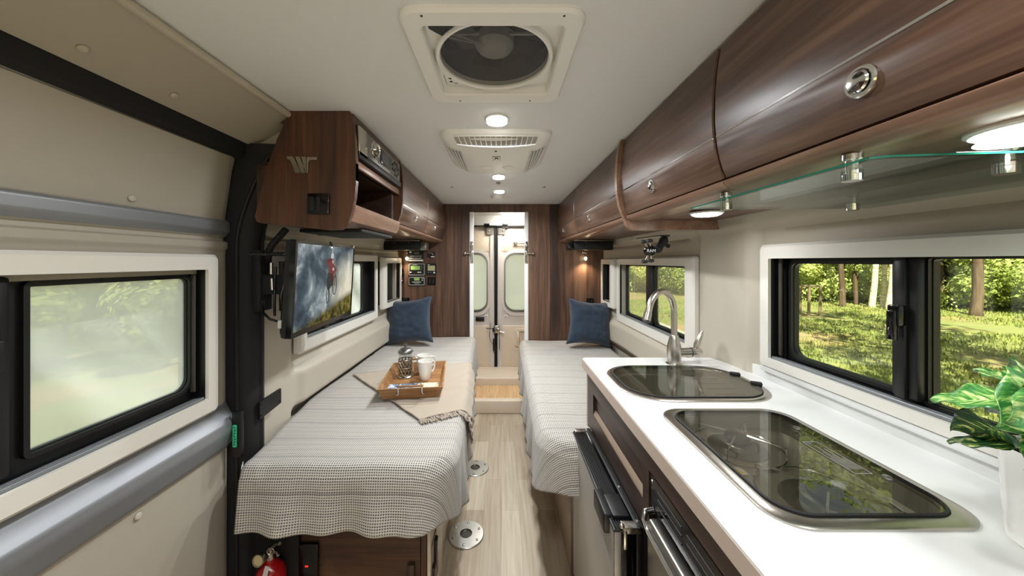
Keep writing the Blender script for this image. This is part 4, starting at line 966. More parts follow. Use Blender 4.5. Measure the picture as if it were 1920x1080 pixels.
obj('bed_deck', B().box(.325, .93, 1.505, YB-.002, .44, .48), wal_y_dark, rb)

# ---- pillows
def pillow(label, c, rz, tilt, w=.40, h=.38, t=.075, rr=0, seed=1):
    o = thing('cushion', label, 'cushion', c, group=None); n = 30; b = B()
    M = Matrix.Rotation(rz, 4, 'Z') @ Matrix.Rotation(tilt, 4, 'X') @ Matrix.Rotation(rr, 4, 'Y')
    def pt(u, v, s):
        a, q = 2*u-1, 2*v-1
        pin = 1-.15*(1-a*a)*(abs(q)**3); pin2 = 1-.15*(1-q*q)*(abs(a)**3)
        x = a*w/2*pin2; zz = q*h/2*pin
        th = t*((1-a**4)*(1-q**4))**.55
        th *= 1+.18*nz(a*1.6+seed, q*1.6, s)
        crease = .012*nz(a*5, q*5, seed)*(1-min(1, max(abs(a), abs(q)))**4)
        return M @ Vector((x, s*th+crease, zz+h/2))
    f = [[b.bm.verts.new(pt(i/n, j/n, -1)) for j in range(n+1)] for i in range(n+1)]
    g = [[f[i][j] if i in (0, n) or j in (0, n) else b.bm.verts.new(pt(i/n, j/n, 1)) for j in range(n+1)] for i in range(n+1)]
    for L_ in (f, g):
        for i in range(n):
            for j in range(n): b._f((L_[i][j], L_[i+1][j], L_[i+1][j+1], L_[i][j+1]))
    obj('cushion_cover', b, blue_f, o, local=True, smooth=80)
    rim = [pt(i/n, 0, -1) for i in range(n)]+[pt(1, j/n, -1) for j in range(n)]+[pt(1-i/n, 1, -1) for i in range(n)]+[pt(0, 1-j/n, -1) for j in range(n+1)]
    obj('piping', B().tube(rim, .0028, 6), blue_f, o, local=True, smooth=80)
    return o
pillow('square navy cushion with a raised corner, leaning at the head of the left bed', (-.748, 2.775, .706), -.12, -.26, rr=-.11, seed=3)
pillow('square navy cushion leaning at the head of the right bed, below the reading lamp', (.722, 2.82, .680), .10, -.24, w=.38, h=.385, rr=.11, seed=8)

# ---- throw blanket with fringe
A_, B_, C_, D_ = Vector((-.895, 2.055)), Vector((-.352, 1.468)), Vector((-.02, 1.66)), Vector((-.20, 2.30))
def drape(x, y, off=.006):
    xe = SL.xa(y)+.004; er = SL.er; zt_ = SL.top(x, y)+off
    if x <= xe-er: return Vector((x, y, zt_))
    s_ = x-(xe-er); q = er*PI/2
    if s_ < q: a = s_/er; return Vector((xe-er+(er+off)*math.sin(a), y, zt_-off-er+(er+off)*math.cos(a)))
    return Vector((xe+off+.014+.010*math.sin(y*40)*min(1, (s_-q)/.1), y, zt_-off-er-(s_-q)))
def thf(u, v):      # u along A->B, v across to the far side
    p = A_.lerp(B_, u).lerp(D_.lerp(C_, u), v); wv = .005*nz(u*5, v*4, 2)+.003*math.sin(u*19+v*7)
    return drape(p.x, p.y, .008+abs(wv))
b = B().grid(56, 56, thf); bmesh.ops.recalc_face_normals(b.bm, faces=b.bm.faces)
th = obj('throw_blanket', b, throw_m, at=(-.45, 1.9, .7), smooth=80); tag(th, 'plain oatmeal throw with a tasselled edge spread under the wooden tray', 'blanket')
sm_ = th.modifiers.new('t', 'SOLIDIFY'); sm_.thickness = .004; sm_.offset = 0
random.seed(5); b = B()
for k in range(44):
    t = k/43; p = B_.lerp(C_, t); d = Vector((.42, -.62)).normalized()
    base = [Vector((p.x, p.y))+d*q for q in (0, .010, .022, .034, .044)]
    wob = random.uniform(-.006, .006)
    pts = [drape(q.x+wob*i*.5, q.y+wob*i*.3, .007+.004*math.sin(i*2+k)) for i, q in enumerate(base)]
    b.tube(pts, [.0025, .0045, .003, .0045, .001], 6)
    pts2 = [drape(q.x-.004-wob*i*.6, q.y+.003*i*.5, .005) for i, q in enumerate(base)]; b.tube(pts2, [.002, .003, .002, .003, .001], 5)
obj('tassel_fringe', b, fringe_m, th, kind='stuff')

# ---- tray, press, mugs, magazines
tr = thing('serving_tray', 'wooden serving tray with flared sides and metal-bracketed handles on the throw', 'tray', (-.470, 1.875, .706), rz=.13)
b = B(); hw, hl, hh = .158, .222, .058; O = lambda k: rrect(-hw*k, hw*k, -hl*k, hl*k, .006, 2)
b.loft([z(O(.88), 0), z(O(1.0), hh), z([(x*.955, y*.968) for x, y in O(1.0)], hh), z([(x*.94, y*.955) for x, y in O(.88)], .008)], cap0=True, cap1=True)
obj('tray_body', b, acacia, tr, local=True)
for s_ in (-1, 1):
    y = s_*(hl*.97+.004)
    h_ = obj('handle_bar', B().tube([(-.062, y+s_*.012, hh+.014), (.062, y+s_*.012, hh+.014)], .0055), acacia, tr, local=True)
    for x in (-.055, .055):
        obj('handle_bracket', B().tube([(x*1.25, y-s_*.004, hh-.028), (x*1.1, y+s_*.003, hh-.030), (x, y+s_*.008, hh-.018), (x, y+s_*.012, hh+.006), (x, y+s_*.013, hh+.022), (x*.9, y+s_*.008, hh+.026)], .0035, 8), chrome, h_, local=True)
zt_ = .715
fp = thing('french_press', 'glass french press in pierced metal holder with domed lid', 'coffee press', (-.555, 1.975, zt_))
px_, py_ = -.555, 1.975
obj('glass_beaker', B().lathe([(.036, .006), (.036, .138), (.0365, .140)], (px_, py_, zt_), n=36, caps=False), g_vessel, fp)
b = B().lathe([(.046, 0), (.046, .004), (.042, .008), (.038, .010), (.002, .010)], (px_, py_, zt_), n=36); obj('holder_base', b, steel, fp)
b = B()
for k in range(12):
    for d_ in (-1, 1):
        b.tube([(px_+.0375*math.cos(2*PI*k/12+d_*q*.16), py_+.0375*math.sin(2*PI*k/12+d_*q*.16), zt_+.012+q*.0098) for q in range(10)], .0028, 6)
for h_ in (.012, .10, .055): b.tube([(px_+.0378*math.cos(2*PI*k/32), py_+.0378*math.sin(2*PI*k/32), zt_+h_) for k in range(33)], .003, 6)
obj('pierced_holder', b, mat('antique_silver', (176, 166, 148), .35, .9), fp)
obj('lid', B().lathe([(.0385, .134), (.0415, .140), (.0415, .146), (.038, .152), (.028, .160), (.014, .165), (.005, .166), (.004, .172), (.009, .176), (.011, .182), (.009, .189), (.002, .191)], (px_, py_, zt_), n=36), mat('worn_lid_metal', (128, 128, 126), .3, .85), fp)
obj('plunger_rod', B().tube([(px_, py_, zt_+.04), (px_, py_, zt_+.15)], .0018, 6), chrome, fp)
obj('plunger_disc', B().lathe([(.034, .04), (.034, .046), (.002, .047)], (px_, py_, zt_), n=24), steel_d, fp)
obj('handle', B().tube([(px_+.037, py_, zt_+.11), (px_+.055, py_-.0, zt_+.112), (px_+.068, py_, zt_+.105), (px_+.070, py_, zt_+.07), (px_+.062, py_, zt_+.03), (px_+.038, py_, zt_+.02)], .0035, 8), steel, fp)
def mug(x, y, a, label):
    t = thing('mug', label, 'mug', (x, y, zt_), rz=a, group=None)
    obj('cup', B().lathe([(.002, 0), (.024, 0), (.026, .003), (.031, .02), (.037, .05), (.0405, .08), (.0415, .105), (.0405, .1065), (.039, .105), (.038, .08), (.034, .045), (.027, .015), (.002, .008)], n=36, caps=False), ceramic, t, local=True)
    obj('handle', B().tube([(.038, 0, .088), (.054, 0, .094), (.067, 0, .084), (.068, 0, .060), (.058, 0, .038), (.036, 0, .030)], [.0055, .005, .005, .005, .005, .0055], 10), ceramic, t, local=True)
mug(-.428, 1.92, .9, 'white coffee mug nearer the camera, overlapping the other one')
mug(-.462, 2.035, .5, 'white coffee mug standing behind the front mug')
def magazine(x, y, a, w, l, label, cols, dz):
    t = thing('magazine', label, 'magazine', (x, y, zt_+dz), rz=a)
    obj('pages', B().box(-w/2, w/2, -l/2, l/2, 0, .004, .0008, 1), print_w, t, local=True)
    m = mat('cover_'+label.split()[0], cols[0], .3); L = m.node_tree.links; bs = m.node_tree.nodes['Principled BSDF']
    tc = N(m, 'ShaderNodeTexCoord'); n1 = N(m, 'ShaderNodeTexNoise', Scale=22.0, Detail=4, Distortion=1.5); L.new(tc.outputs['Object'], n1.inputs['Vector'])
    L.new(ramp(m, n1.outputs['Fac'], [(.34, cols[0]), (.46, cols[1]), (.54, cols[2]), (.66, cols[3])]), bs.inputs['Base Color'])
    obj('cover', B().box(-w/2, w/2, -l/2, l/2, .004, .0045), m, t, local=True)
magazine(-.515, 1.765, .13, .20, .15, 'blue and white patterned magazine lying at the near end of the tray', [(44, 66, 100), (110, 140, 170), (214, 222, 230), (240, 240, 240)], .001)
magazine(-.385, 1.785, .16, .105, .145, 'cream and orange magazine lying right of the blue one in the tray', [(60, 120, 110), (240, 226, 196), (240, 226, 196), (214, 120, 60)], .0012)

# ================================================================ TELEVISION
TV0 = Vector((-.728, 1.417, 1.286)); ang = math.atan2(.541, -.036)
tv = thing('television', 'black flat television showing a motocross jump, hung beside the left window', 'television', TV0, rz=ang, rx=.055)
tw, thh = .272, .168
obj('bezel', B().frame('Y', rrect(-tw, tw, -thh, thh, .004), rrect(-tw+.012, tw-.012, -thh+.018, thh-.011, .002), -.012, .006), black_g, tv, local=True)
obj('back_cover', B().prof('Y', [(rrect(-tw, tw, -thh, thh, .004), .004), (rrect(-tw+.002, tw-.002, -thh+.002, thh-.002, .006), .022), (rrect(-tw+.03, tw-.03, -thh-.012, thh-.05, .02), .030), (rrect(-tw+.05, tw-.05, -thh-.006, thh-.07, .02), .052)]), black_m, tv, local=True)
obj('sensor_tab', B().box(-.012, .03, -.010, .006, -thh-.016, -thh+.001, .001), black_p, tv, local=True)
obj('corner_clip', B().box(tw-.024, tw+.002, -.014, .0, thh-.010, thh+.002, .001), chrome, tv, local=True)
obj('top_badge', B().lathe([(.016, 0), (.014, .002), (.001, .003)], (0, -.012, thh-.006), (0, -1, .3), 16), chrome, tv, local=True)
# the picture on the screen
m = bpy.data.materials.new('screen_picture'); m.use_nodes = True; nn_ = m.node_tree.nodes; nn_.clear(); L = m.node_tree.links
tc = N(m, 'ShaderNodeTexCoord'); sx = N(m, 'ShaderNodeSeparateXYZ'); L.new(tc.outputs['Object'], sx.inputs[0])
n1 = N(m, 'ShaderNodeTexNoise', Scale=7.5, Detail=6, Roughness=.55, Distortion=.4); L.new(tc.outputs['Object'], n1.inputs['Vector'])
cloud = ramp(m, n1.outputs['Fac'], [(.32, (38, 46, 54)), (.46, (78, 92, 102)), (.55, (132, 146, 152)), (.66, (226, 230, 228))])
glow_ = math_(m, 'SUBTRACT', 1.0, math_(m, 'MULTIPLY', math_(m, 'SQRT', math_(m, 'ADD', math_(m, 'POWER', math_(m, 'SUBTRACT', sx.outputs[0], .23), 2), math_(m, 'POWER', math_(m, 'MULTIPLY', math_(m, 'ADD', sx.outputs[2], .045), 1.2), 2))), 4.2))
mx = N(m, 'ShaderNodeMix'); mx.data_type = 'RGBA'; L.new(math_(m, 'MAXIMUM', glow_, 0.0), mx.inputs[0]); L.new(cloud, mx.inputs[6]); mx.inputs[7].default_value = lin((255, 244, 214))
hz = math_(m, 'SUBTRACT', math_(m, 'ADD', math_(m, 'MULTIPLY', sx.outputs[0], .20), math_(m, 'MULTIPLY', math_(m, 'SUBTRACT', n1.outputs['Fac'], .5), .04)), .088)
lowf = math_(m, 'MULTIPLY', math_(m, 'SUBTRACT', hz, sx.outputs[2]), 32); cl = N(m, 'ShaderNodeClamp'); L.new(lowf, cl.inputs[0])
n2 = N(m, 'ShaderNodeTexNoise', Scale=45.0, Detail=4); L.new(tc.outputs['Object'], n2.inputs['Vector'])
gr = ramp(m, n2.outputs['Fac'], [(.35, (44, 42, 20)), (.5, (92, 84, 36)), (.70, (150, 138, 70))])
mx2 = N(m, 'ShaderNodeMix'); mx2.data_type = 'RGBA'; L.new(cl.outputs[0], mx2.inputs[0]); L.new(mx.outputs[2], mx2.inputs[6]); L.new(gr, mx2.inputs[7])
em = N(m, 'ShaderNodeEmission', Strength=.74); L.new(mx2.outputs[2], em.inputs[0]); oo = N(m, 'ShaderNodeOutputMaterial')
ads = nn_.new('ShaderNodeAddShader'); gg = nn_.new('ShaderNodeBsdfGlossy'); gg.inputs[0].default_value = (.03, .03, .03, 1); gg.inputs['Roughness'].default_value = .1
L.new(em.outputs[0], ads.inputs[0]); L.new(gg.outputs[0], ads.inputs[1]); L.new(ads.outputs[0], oo.inputs[0])
scr = obj('screen', B().box(-tw+.011, tw-.011, -.010, -.004, -thh+.017, thh-.010), m, tv, local=True, smooth=0)
def em_mat(name, c, s=.6): return mat(name, (0, 0, 0), .6, emit=s, ecol=c)
er_, ew, ek, eg = em_mat('screen_red', (150, 44, 38), .4), em_mat('screen_white', (226, 224, 220)), em_mat('screen_dark', (30, 26, 24)), em_mat('screen_grey', (84, 78, 72))
def sp(px, py):      # crop pixels -> screen coordinates, via picture corners (470,150)-(960,225)-(975,745)-(500,895)
    u = (px-470)/495; top = 150+75*u; bot = 893-145*u; v = (py-top)/(bot-top); u2 = u**.80 if u > 0 else u
    return (-tw+.012+u2*(2*tw-.024), thh-.011-v*(2*thh-.029))
def scr_poly(P, y): return [(a, c) for a, c in P], y
b = B(); Yp = -.0106
def blob(P, mi): b.mi = mi; b.prism('Y', [sp(*p) for p in P], Yp, Yp+.0005)
blob([(690, 250), (705, 240), (715, 252), (716, 285), (700, 296), (688, 280)], 1)
blob([(652, 310), (665, 292), (700, 290), (724, 310), (722, 350), (745, 372), (752, 400), (735, 405), (725, 440), (722, 500), (708, 505), (695, 430), (675, 415), (668, 350), (650, 340)], 0)
blob([(700, 300), (720, 310), (716, 340), (702, 330)], 1); blob([(710, 370), (728, 375), (724, 400), (708, 395)], 1)
blob([(668, 415), (700, 420), (720, 450), (722, 520), (700, 540), (680, 580), (664, 540), (660, 500)], 2)
b.mi = 2
def wheel(cx, cy, rx_, ry_, w_):
    o = [sp(cx+rx_*math.cos(a*PI/12), cy+ry_*math.sin(a*PI/12)) for a in range(24)]; i = [sp(cx+(rx_-w_)*math.cos(a*PI/12), cy+(ry_-w_)*math.sin(a*PI/12)) for a in range(24)]
    b.frame('Y', o, i, Yp, Yp+.0005)
wheel(741, 525, 24, 86, 7); wheel(676, 610, 17, 76, 6)
b.mi = 3; b.prism('Y', [sp(738, 400), sp(746, 400), sp(745, 530), sp(738, 530)], Yp+.0002, Yp+.0006); b.prism('Y', [sp(690, 520), sp(700, 525), sp(680, 610), sp(672, 608)], Yp+.0002, Yp+.0006)
obj('rider_picture', b, [er_, ew, ek, eg], scr, local=True, smooth=0, label='dirt bike rider in red with a white helmet on the screen')
# bracket arm and cables
arm = thing('tv_arm', 'black swivel arm and looped cables behind the television, fixed to the black pillar', 'bracket', (-.87, 1.27, 1.28))
b = B().box(-.895, -.865, 1.225, 1.29, 1.20, 1.42, .004); b.box(-.87, -.79, 1.235, 1.265, 1.26, 1.33, .004); obj('arm_mount', b, black_m, arm)
b = B().tube([(-.80, 1.25, 1.20), (-.80, 1.25, 1.38)], .012); b.box(-.81, -.75, 1.24, 1.40, 1.27, 1.31, .004); obj('arm_link', b, black_p, arm)
b = B()
hose = [(-.86+.004*k, 1.16+.002*k, 1.405+.0015*math.sin(k*2.4)) for k in range(30)]
b.tube(hose, [.008 if k % 2 else .0062 for k in range(30)], 8); obj('corrugated_hose', b, black_p, arm)
for c_ in ([(-.80, 1.21, 1.36), (-.80, 1.205, 1.30), (-.798, 1.20, 1.22), (-.79, 1.19, 1.19)], [(-.84, 1.20, 1.24), (-.83, 1.19, 1.20), (-.80, 1.18, 1.18), (-.765, 1.18, 1.17), (-.755, 1.20, 1.20)], [(-.75, 1.19, 1.33), (-.765, 1.185, 1.26), (-.76, 1.185, 1.19), (-.765, 1.185, 1.16)]):
    obj('cable', B().tube(c_, .0045, 8), black_g, arm)
obj('clear_sleeve', B().tube([(-.805, 1.195, 1.375), (-.805, 1.195, 1.335)], .006, 8), steel, arm); obj('clear_sleeve', B().tube([(-.803, 1.195, 1.32), (-.801, 1.195, 1.28)], .006, 8), steel, arm)
obj('cable_tie', B().box(-.765, -.745, 1.165, 1.18, 1.150, 1.178, .003), print_w, arm)
# ================================================================ FITTINGS ON THE BULKHEAD
def panel(name, px0, px1, py0, py1, label, body, cat='control panel', edge=None, extra=(), th=.010, group=None):
    a, c = bk(px0, py0), bk(px1, py1)
    t = thing(name, label, cat, ((a.x+c.x)/2, YB-.001, c.z), group=group)
    obj('panel_body', B().prism('Y', rrect(a.x, c.x, c.z, a.z, .006, 4), YB-th, YB-.0005), body, t)
    if edge: obj('silver_rim', B().frame('Y', rrect(a.x+.004, c.x-.004, c.z+.004, a.z-.004, .008, 5), rrect(a.x+.010, c.x-.010, c.z+.010, a.z-.010, .006, 5), YB-th-.0015, YB-th+.001), edge, t)
    for nm, qx0, qx1, qy0, qy1, mm in extra:
        p, q = bk(qx0, qy0), bk(qx1, qy1); obj(nm, B().box(p.x, q.x, YB-th-.003, YB-th+.001, q.z, p.z, .0008, 1), mm, t)
    return t
W_, G_ = print_w, print_g
panel('tank_monitor', 765.5, 794.5, 467.5, 491.5, 'topmost wall panel with two bright silver bars, above the green display', black_p, extra=[('silver_bar', 768, 793, 468.5, 470.5, steel), ('silver_bar', 766, 794, 487, 489.8, W_), ('display_screen', 777, 787, 472, 477, steel_d), ('status_light', 768, 772, 471.5, 474, W_), ('button_row', 770, 791, 479.5, 481, G_), ('button_row', 767, 791, 484, 485, W_)])
panel('battery_monitor', 766, 797.5, 493.5, 517, 'silver-rimmed wall monitor with a wide green display', black_p, edge=G_, extra=[('display_screen', 771, 788, 498.5, 506, lcd), ('button', 769, 772, 509.5, 511.5, W_), ('button', 783.5, 786, 509.5, 511.5, W_), ('button', 787, 790, 509.5, 511.5, W_), ('button', 790, 792, 498, 499, G_), ('button', 790, 792, 501, 502, G_), ('button', 790, 792, 504.5, 505.5, G_), ('title_print', 775, 783, 496, 497, W_)])
panel('solar_controller', 766, 797.5, 518.5, 535.5, 'silver-rimmed wall monitor with a small green display, below the wide one', black_p, edge=G_, extra=[('display_screen', 777, 787, 521, 526, lcd), ('title_print', 773, 790, 528.3, 529.3, W_), ('title_print', 777, 787, 531, 532, G_), ('button', 791, 794, 522, 523, W_), ('button', 791, 794, 525, 526, W_)])
panel('switch_panel', 802, 815, 473, 482, 'small black switch plate with a white bar, highest on the right of the wall group', black_p, 'switch', extra=[('bar_print', 808.5, 815, 480.5, 482.2, W_), ('title_print', 804, 812, 474.2, 475, G_), ('button', 811, 812.5, 476.5, 478, W_)])
panel('thermostat', 800.5, 818.5, 494, 515.5, 'black thermostat with a square grey display', black_p, 'thermostat', extra=[('display_screen', 802.5, 816, 498, 507.5, lcd2), ('button', 802.5, 805, 510, 511, G_), ('button', 807, 809, 510, 511, G_), ('button', 813, 816, 509.5, 512.5, W_), ('title_print', 802, 806, 496, 497, W_)])
panel('wall_outlet', 802.5, 817, 519.5, 534, 'square black outlet below the thermostat', black_g, 'outlet', extra=[('socket', 804.5, 808.5, 522.5, 531, rubber), ('socket', 811, 815, 522.5, 531, rubber)])
brn = mat('brown_switch', (70, 40, 30), .35)
panel('rocker_switch', 750, 758, 490.5, 503.5, 'brown rocker switch under the left reading lamp', brn, 'switch', extra=[('rocker', 752, 756, 493, 501, mat('brown_rocker', (92, 52, 38), .3))])
panel('rocker_switch', 750, 758, 505, 520, 'black double switch below the brown rocker switch', black_p, 'switch', extra=[('rocker', 751.5, 756.5, 506.5, 511, black_g), ('rocker', 751.5, 756.5, 513, 518.5, black_g), ('button', 752.5, 755.5, 516.5, 518, W_), ('button', 752, 754, 508, 509.2, W_)])
panel('rocker_switch', 752.5, 757, 522.5, 531, 'tiny black switch lowest in the left column', black_p, 'switch', extra=[('button', 753.5, 755.3, 525, 527, W_)])
panel('wall_outlet', 752, 768, 558, 574, 'black outlet hidden partly behind the left cushion', black_g, 'outlet', extra=[('socket', 754, 760, 561, 571, rubber)])
panel('wall_outlet', 1099.5, 1112, 559, 575, 'black outlet on the wood wall above the right cushion', black_g, 'outlet', extra=[('socket', 1101.5, 1105, 562, 572, rubber), ('socket', 1107, 1110.5, 562, 572, rubber)], th=.016)
# reading lamps
def reading(px, py, sg, label, power):
    c = bk(px, py, 3.04); t = thing('reading_lamp', label, 'reading lamp', (c.x, 3.09, c.z))
    obj('wall_mount', B().lathe([(.018, 0), (.018, .004), (.010, .010)], (c.x, YB, c.z+.055), (0, -1, 0), 20), chrome, t)
    obj('lamp_neck', B().tube([(c.x, 3.092, c.z+.055), (c.x, 3.05, c.z+.060), (c.x, 3.04, c.z+.045)], .004), chrome, t)
    obj('glass_shade', B().lathe([(.013, .04), (.016, .02), (.018, -.028)], (c.x, 3.04, c.z), n=20, caps=False), g_vessel, t)
    obj('bulb', B().ball((c.x, 3.04, c.z-.004), .013, (1, 1, 1.2)), lamp_warm, t)
    l = bpy.data.lights.new('reading_glow', 'SPOT'); l.energy = power; l.color = (1, .78, .52); l.spot_size = 2.3; l.spot_blend = .9; l.shadow_soft_size = .015
    o = bpy.data.objects.new('reading_glow', l); COL.objects.link(o); o.parent = t; o.location = (0, -.055, -.035); o.rotation_euler = (.25, 0, 0)
reading(763, 484, -1, 'bright glass reading lamp on the left side of the wood bulkhead', 1.3)
reading(1098, 484, 1, 'glass reading lamp shining down the right side of the wood bulkhead', 4.0)
# dark boxes under the rear overhead cabinets
for sg, x0, x1, wh in ((-1, -.945, -.655, 'left'), (1, .585, .90, 'right')):
    t = thing('roller_box', 'long black box fixed under the %s rear overhead cabinet by the bulkhead' % wh, 'box', ((x0+x1)/2, 2.80, 1.48), group=None)
    obj('box_body', B().box(x0, x1, 2.74, 2.86, 1.472, 1.545, .005), black_p, t)
    a = x1 if sg < 0 else x0
    obj('end_bracket', B().box(min(a, a-sg*.05), max(a, a-sg*.05), 2.75, 2.85, 1.470, 1.535, .004), steel_d if sg < 0 else black_g, t)
    obj('top_rail', B().box(x0, x1, 2.738, 2.862, 1.543, 1.550, .001), steel_d, t)
    for k in (.3, .7): obj('screw_head', B().lathe([(.004, 0), (.003, .002)], (x0+(x1-x0)*k, 2.74, 1.53), (0, -1, 0), 8), steel, t)
# door stop block near beds: small cream caps beside the cushions
# phone holder
ph = thing('phone_holder', 'black four-fingered phone holder on an arm under the right cabinet', 'phone holder', (.72, 1.62, 1.545))
def hp(px, py, y=1.55): return onY(1180+px/4, 430+py/4, y)
b = B().lathe([(.022, 0), (.020, .006), (.012, .010), (.010, .02)], hp(268, 44), (0, 0, -1), 20); obj('mount_base', b, black_p, ph)
obj('mount_rail', B().tube([hp(50, 74, 1.6), hp(240, 46, 1.6)], .004), steel_d, ph)
p, q = hp(268, 70), hp(205, 165, 1.52)
b = B().tube([p, p.lerp(q, .15), p.lerp(q, .5), p.lerp(q, .85), q], [.013, .020, .014, .019, .012], 14); b.ball(hp(290, 124), .010); b.tube([p.lerp(q, .5), hp(288, 124)], .005); obj('ball_arm', b, black_m, ph)
c = hp(157, 162, 1.50); obj('cradle_hub', B().lathe([(.026, 0), (.026, .012), (.022, .018), (.002, .019)], c+Vector((0, .01, 0)), (0, -1, 0), 24), black_g, ph)
bb_ = B(); bb_.text('RAM', .019, Matrix.Translation(c+Vector((0, -.0105, 0))) @ Matrix.Rotation(PI/2, 4, 'X')); obj('hub_print', bb_, print_w, ph, smooth=0)
for (fx_, fy_) in ((108, 94), (156, 86), (118, 242), (166, 236)):
    e_ = hp(fx_, fy_, 1.49); g_ = obj('grip_finger', B().tube([c, c.lerp(e_, .55), e_], .0035, 8), steel, ph)
    obj('rubber_tip', B().tube([e_+Vector((-.012, 0, .001)), e_, e_+Vector((.010, 0, 0))], [.008, .0085, .006], 10), black_p, g_)
# door hinge strap and hooks on the left pillar
hg = thing('strap_bracket', 'black metal strap latch bridging the black pillar and beige wall', 'latch', (-.88, 1.29, .88))
pA, pB = onX(476, 757, .905), onX(515, 742, .905)
b = B().prism('X', [(1.245, .803), (1.245, .865), (1.27, .868), (1.365, .872), (1.365, .815), (1.27, .805)], -.888, -.880); obj('strap_plate', b, black_p, hg)
for y, zz in ((1.252, .815), (1.252, .855), (1.355, .825), (1.355, .862)): obj('screw_head', B().lathe([(.004, 0), (.003, .003)], (-.880, y, zz), (1, 0, 0), 10), rubber, hg)
gt = thing('door_pull', 'black recessed catch with a green vertical label on the jamb', 'door catch', (-.915, 1.19, .78))
p0, p1 = onX(447, 803, .925), onX(457, 847, .915)
obj('catch_housing', B().box(-.935, -.900, 1.180, 1.20, .70, .86, .008), black_p, gt)
gl_ = obj('green_label', B().box(-.928, -.914, 1.176, 1.181, .738, .815, .003), green_m, gt, label='green label with dark lettering')
t_ = B()
for k in range(7):
    zq = .746+k*.0098; t_.box(-.922, -.9155, 1.1752, 1.1762, zq, zq+.0016); t_.box(-.922+.002*(k % 3), -.920+.002*(k % 3), 1.1752, 1.1762, zq, zq+.006)
obj('lettering', t_, ink, gl_, smooth=0)
# fire extinguisher and panels under the left bed
fe = thing('fire_extinguisher', 'red fire extinguisher with gauge standing at the foot of the left bed', 'fire extinguisher', (-.815, 1.205, 0))
ex, ey = -.815, 1.205
obj('cylinder', B().lathe([(.046, .02), (.050, .03), (.050, .255), (.047, .28), (.038, .303), (.022, .318), (.014, .324), (.014, .332)], (ex, ey, 0), n=36), red_m, fe)
obj('valve', B().lathe([(.013, .328), (.013, .345), (.009, .35), (.009, .37)], (ex, ey, 0), n=16), steel, fe)
obj('gauge', B().lathe([(.021, 0), (.022, .006), (.020, .012), (.018, .012), (.017, .009), (.002, .009)], (ex-.022, ey-.02, .347), (-.1, -1, .15), 24), steel, fe)
obj('gauge_face', B().lathe([(.017, .0), (.0165, .0098), (.001, .0098)], (ex-.022, ey-.02, .347), (-.1, -1, .15), 20), mat('gauge_yellow', (206, 190, 140), .4), fe)
b = B().tube([(ex+.0, ey, .365), (ex+.03, ey-.01, .392), (ex+.045, ey-.02, .40)], .0055); b.tube([(ex, ey, .352), (ex+.03, ey-.01, .362), (ex+.04, ey-.02, .358)], .0045); obj('squeeze_lever', b, steel, fe)
obj('safety_pin', B().tube([(ex+.014+.012*math.cos(k*PI/8), ey-.02, .372+.012*math.sin(k*PI/8)) for k in range(17)], .0018, 6), steel, fe)
obj('inspection_tag', B().prism('Y', [(ex+.006, .305), (ex+.022, .300), (ex+.034, .350), (ex+.020, .354)], ey-.056, ey-.055), print_w, fe)
obj('body_label', B().lathe([(.0506, .10), (.0506, .25)], (ex, ey, 0), n=36, caps=False), print_w, fe) if False else obj('body_label', B().loft([[(ex+.0507*math.cos(a/20), ey+.0507*math.sin(a/20), zz) for a in range(-26, -3)] for zz in (.12, .245)], closed=False), print_w, fe)
bx = thing('floor_cabinet', 'low black equipment panel behind the fire extinguisher', 'cabinet', (-.80, 1.25, 0))
obj('panel_body', B().box(-.925, -.74, 1.245, 1.2615, 0, .50, .003), black_m, bx)
obj('control_strip', B().box(-.80, -.665, 1.240, 1.256, .405, .435, .003), black_p, bx)
for x in (-.74, -.72): obj('indicator', B().ball((x, 1.239, .42), .004, n=8), green_m if x < -.73 else print_g, bx)
pn = thing('power_outlet', 'black power outlet with a glowing red switch at the foot of the left bed', 'outlet', (-.72, 1.255, .2))
obj('outlet_plate', B().box(-.755, -.672, 1.248, 1.2617, .205, .345, .004), black_g, pn)
obj('red_indicator', B().box(-.718, -.706, 1.2465, 1.249, .262, .268, .001), led_red, pn)
# table pedestal sockets
def socket(x, y, label):
    t = thing('table_socket', label, 'floor socket', (x, y, 0), group=None)
    obj('flange', B().lathe([(.089, 0), (.090, .004), (.087, .007), (.034, .0085), (.031, .0085), (.029, .004), (.002, .003)], n=48), steel_d if False else mat('satin_aluminium_'+label.split()[0], (206, 205, 200), .32, .85), t, local=True)
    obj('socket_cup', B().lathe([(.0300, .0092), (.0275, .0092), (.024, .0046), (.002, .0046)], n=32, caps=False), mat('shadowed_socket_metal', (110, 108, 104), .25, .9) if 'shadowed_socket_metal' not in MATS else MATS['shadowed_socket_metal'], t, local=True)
    for k in range(6):
        a = 2*PI*k/6+.45; obj('flange_screw', B().lathe([(.006, .006), (.0055, .0105), (.002, .0115)], (.070*math.cos(a), .070*math.sin(a), 0), n=12), steel_d, t, local=True)
socket(-.178, 1.722, 'nearer round metal table socket on the plank floor')
socket(-.174, 2.275, 'farther round metal table socket on the plank floor')

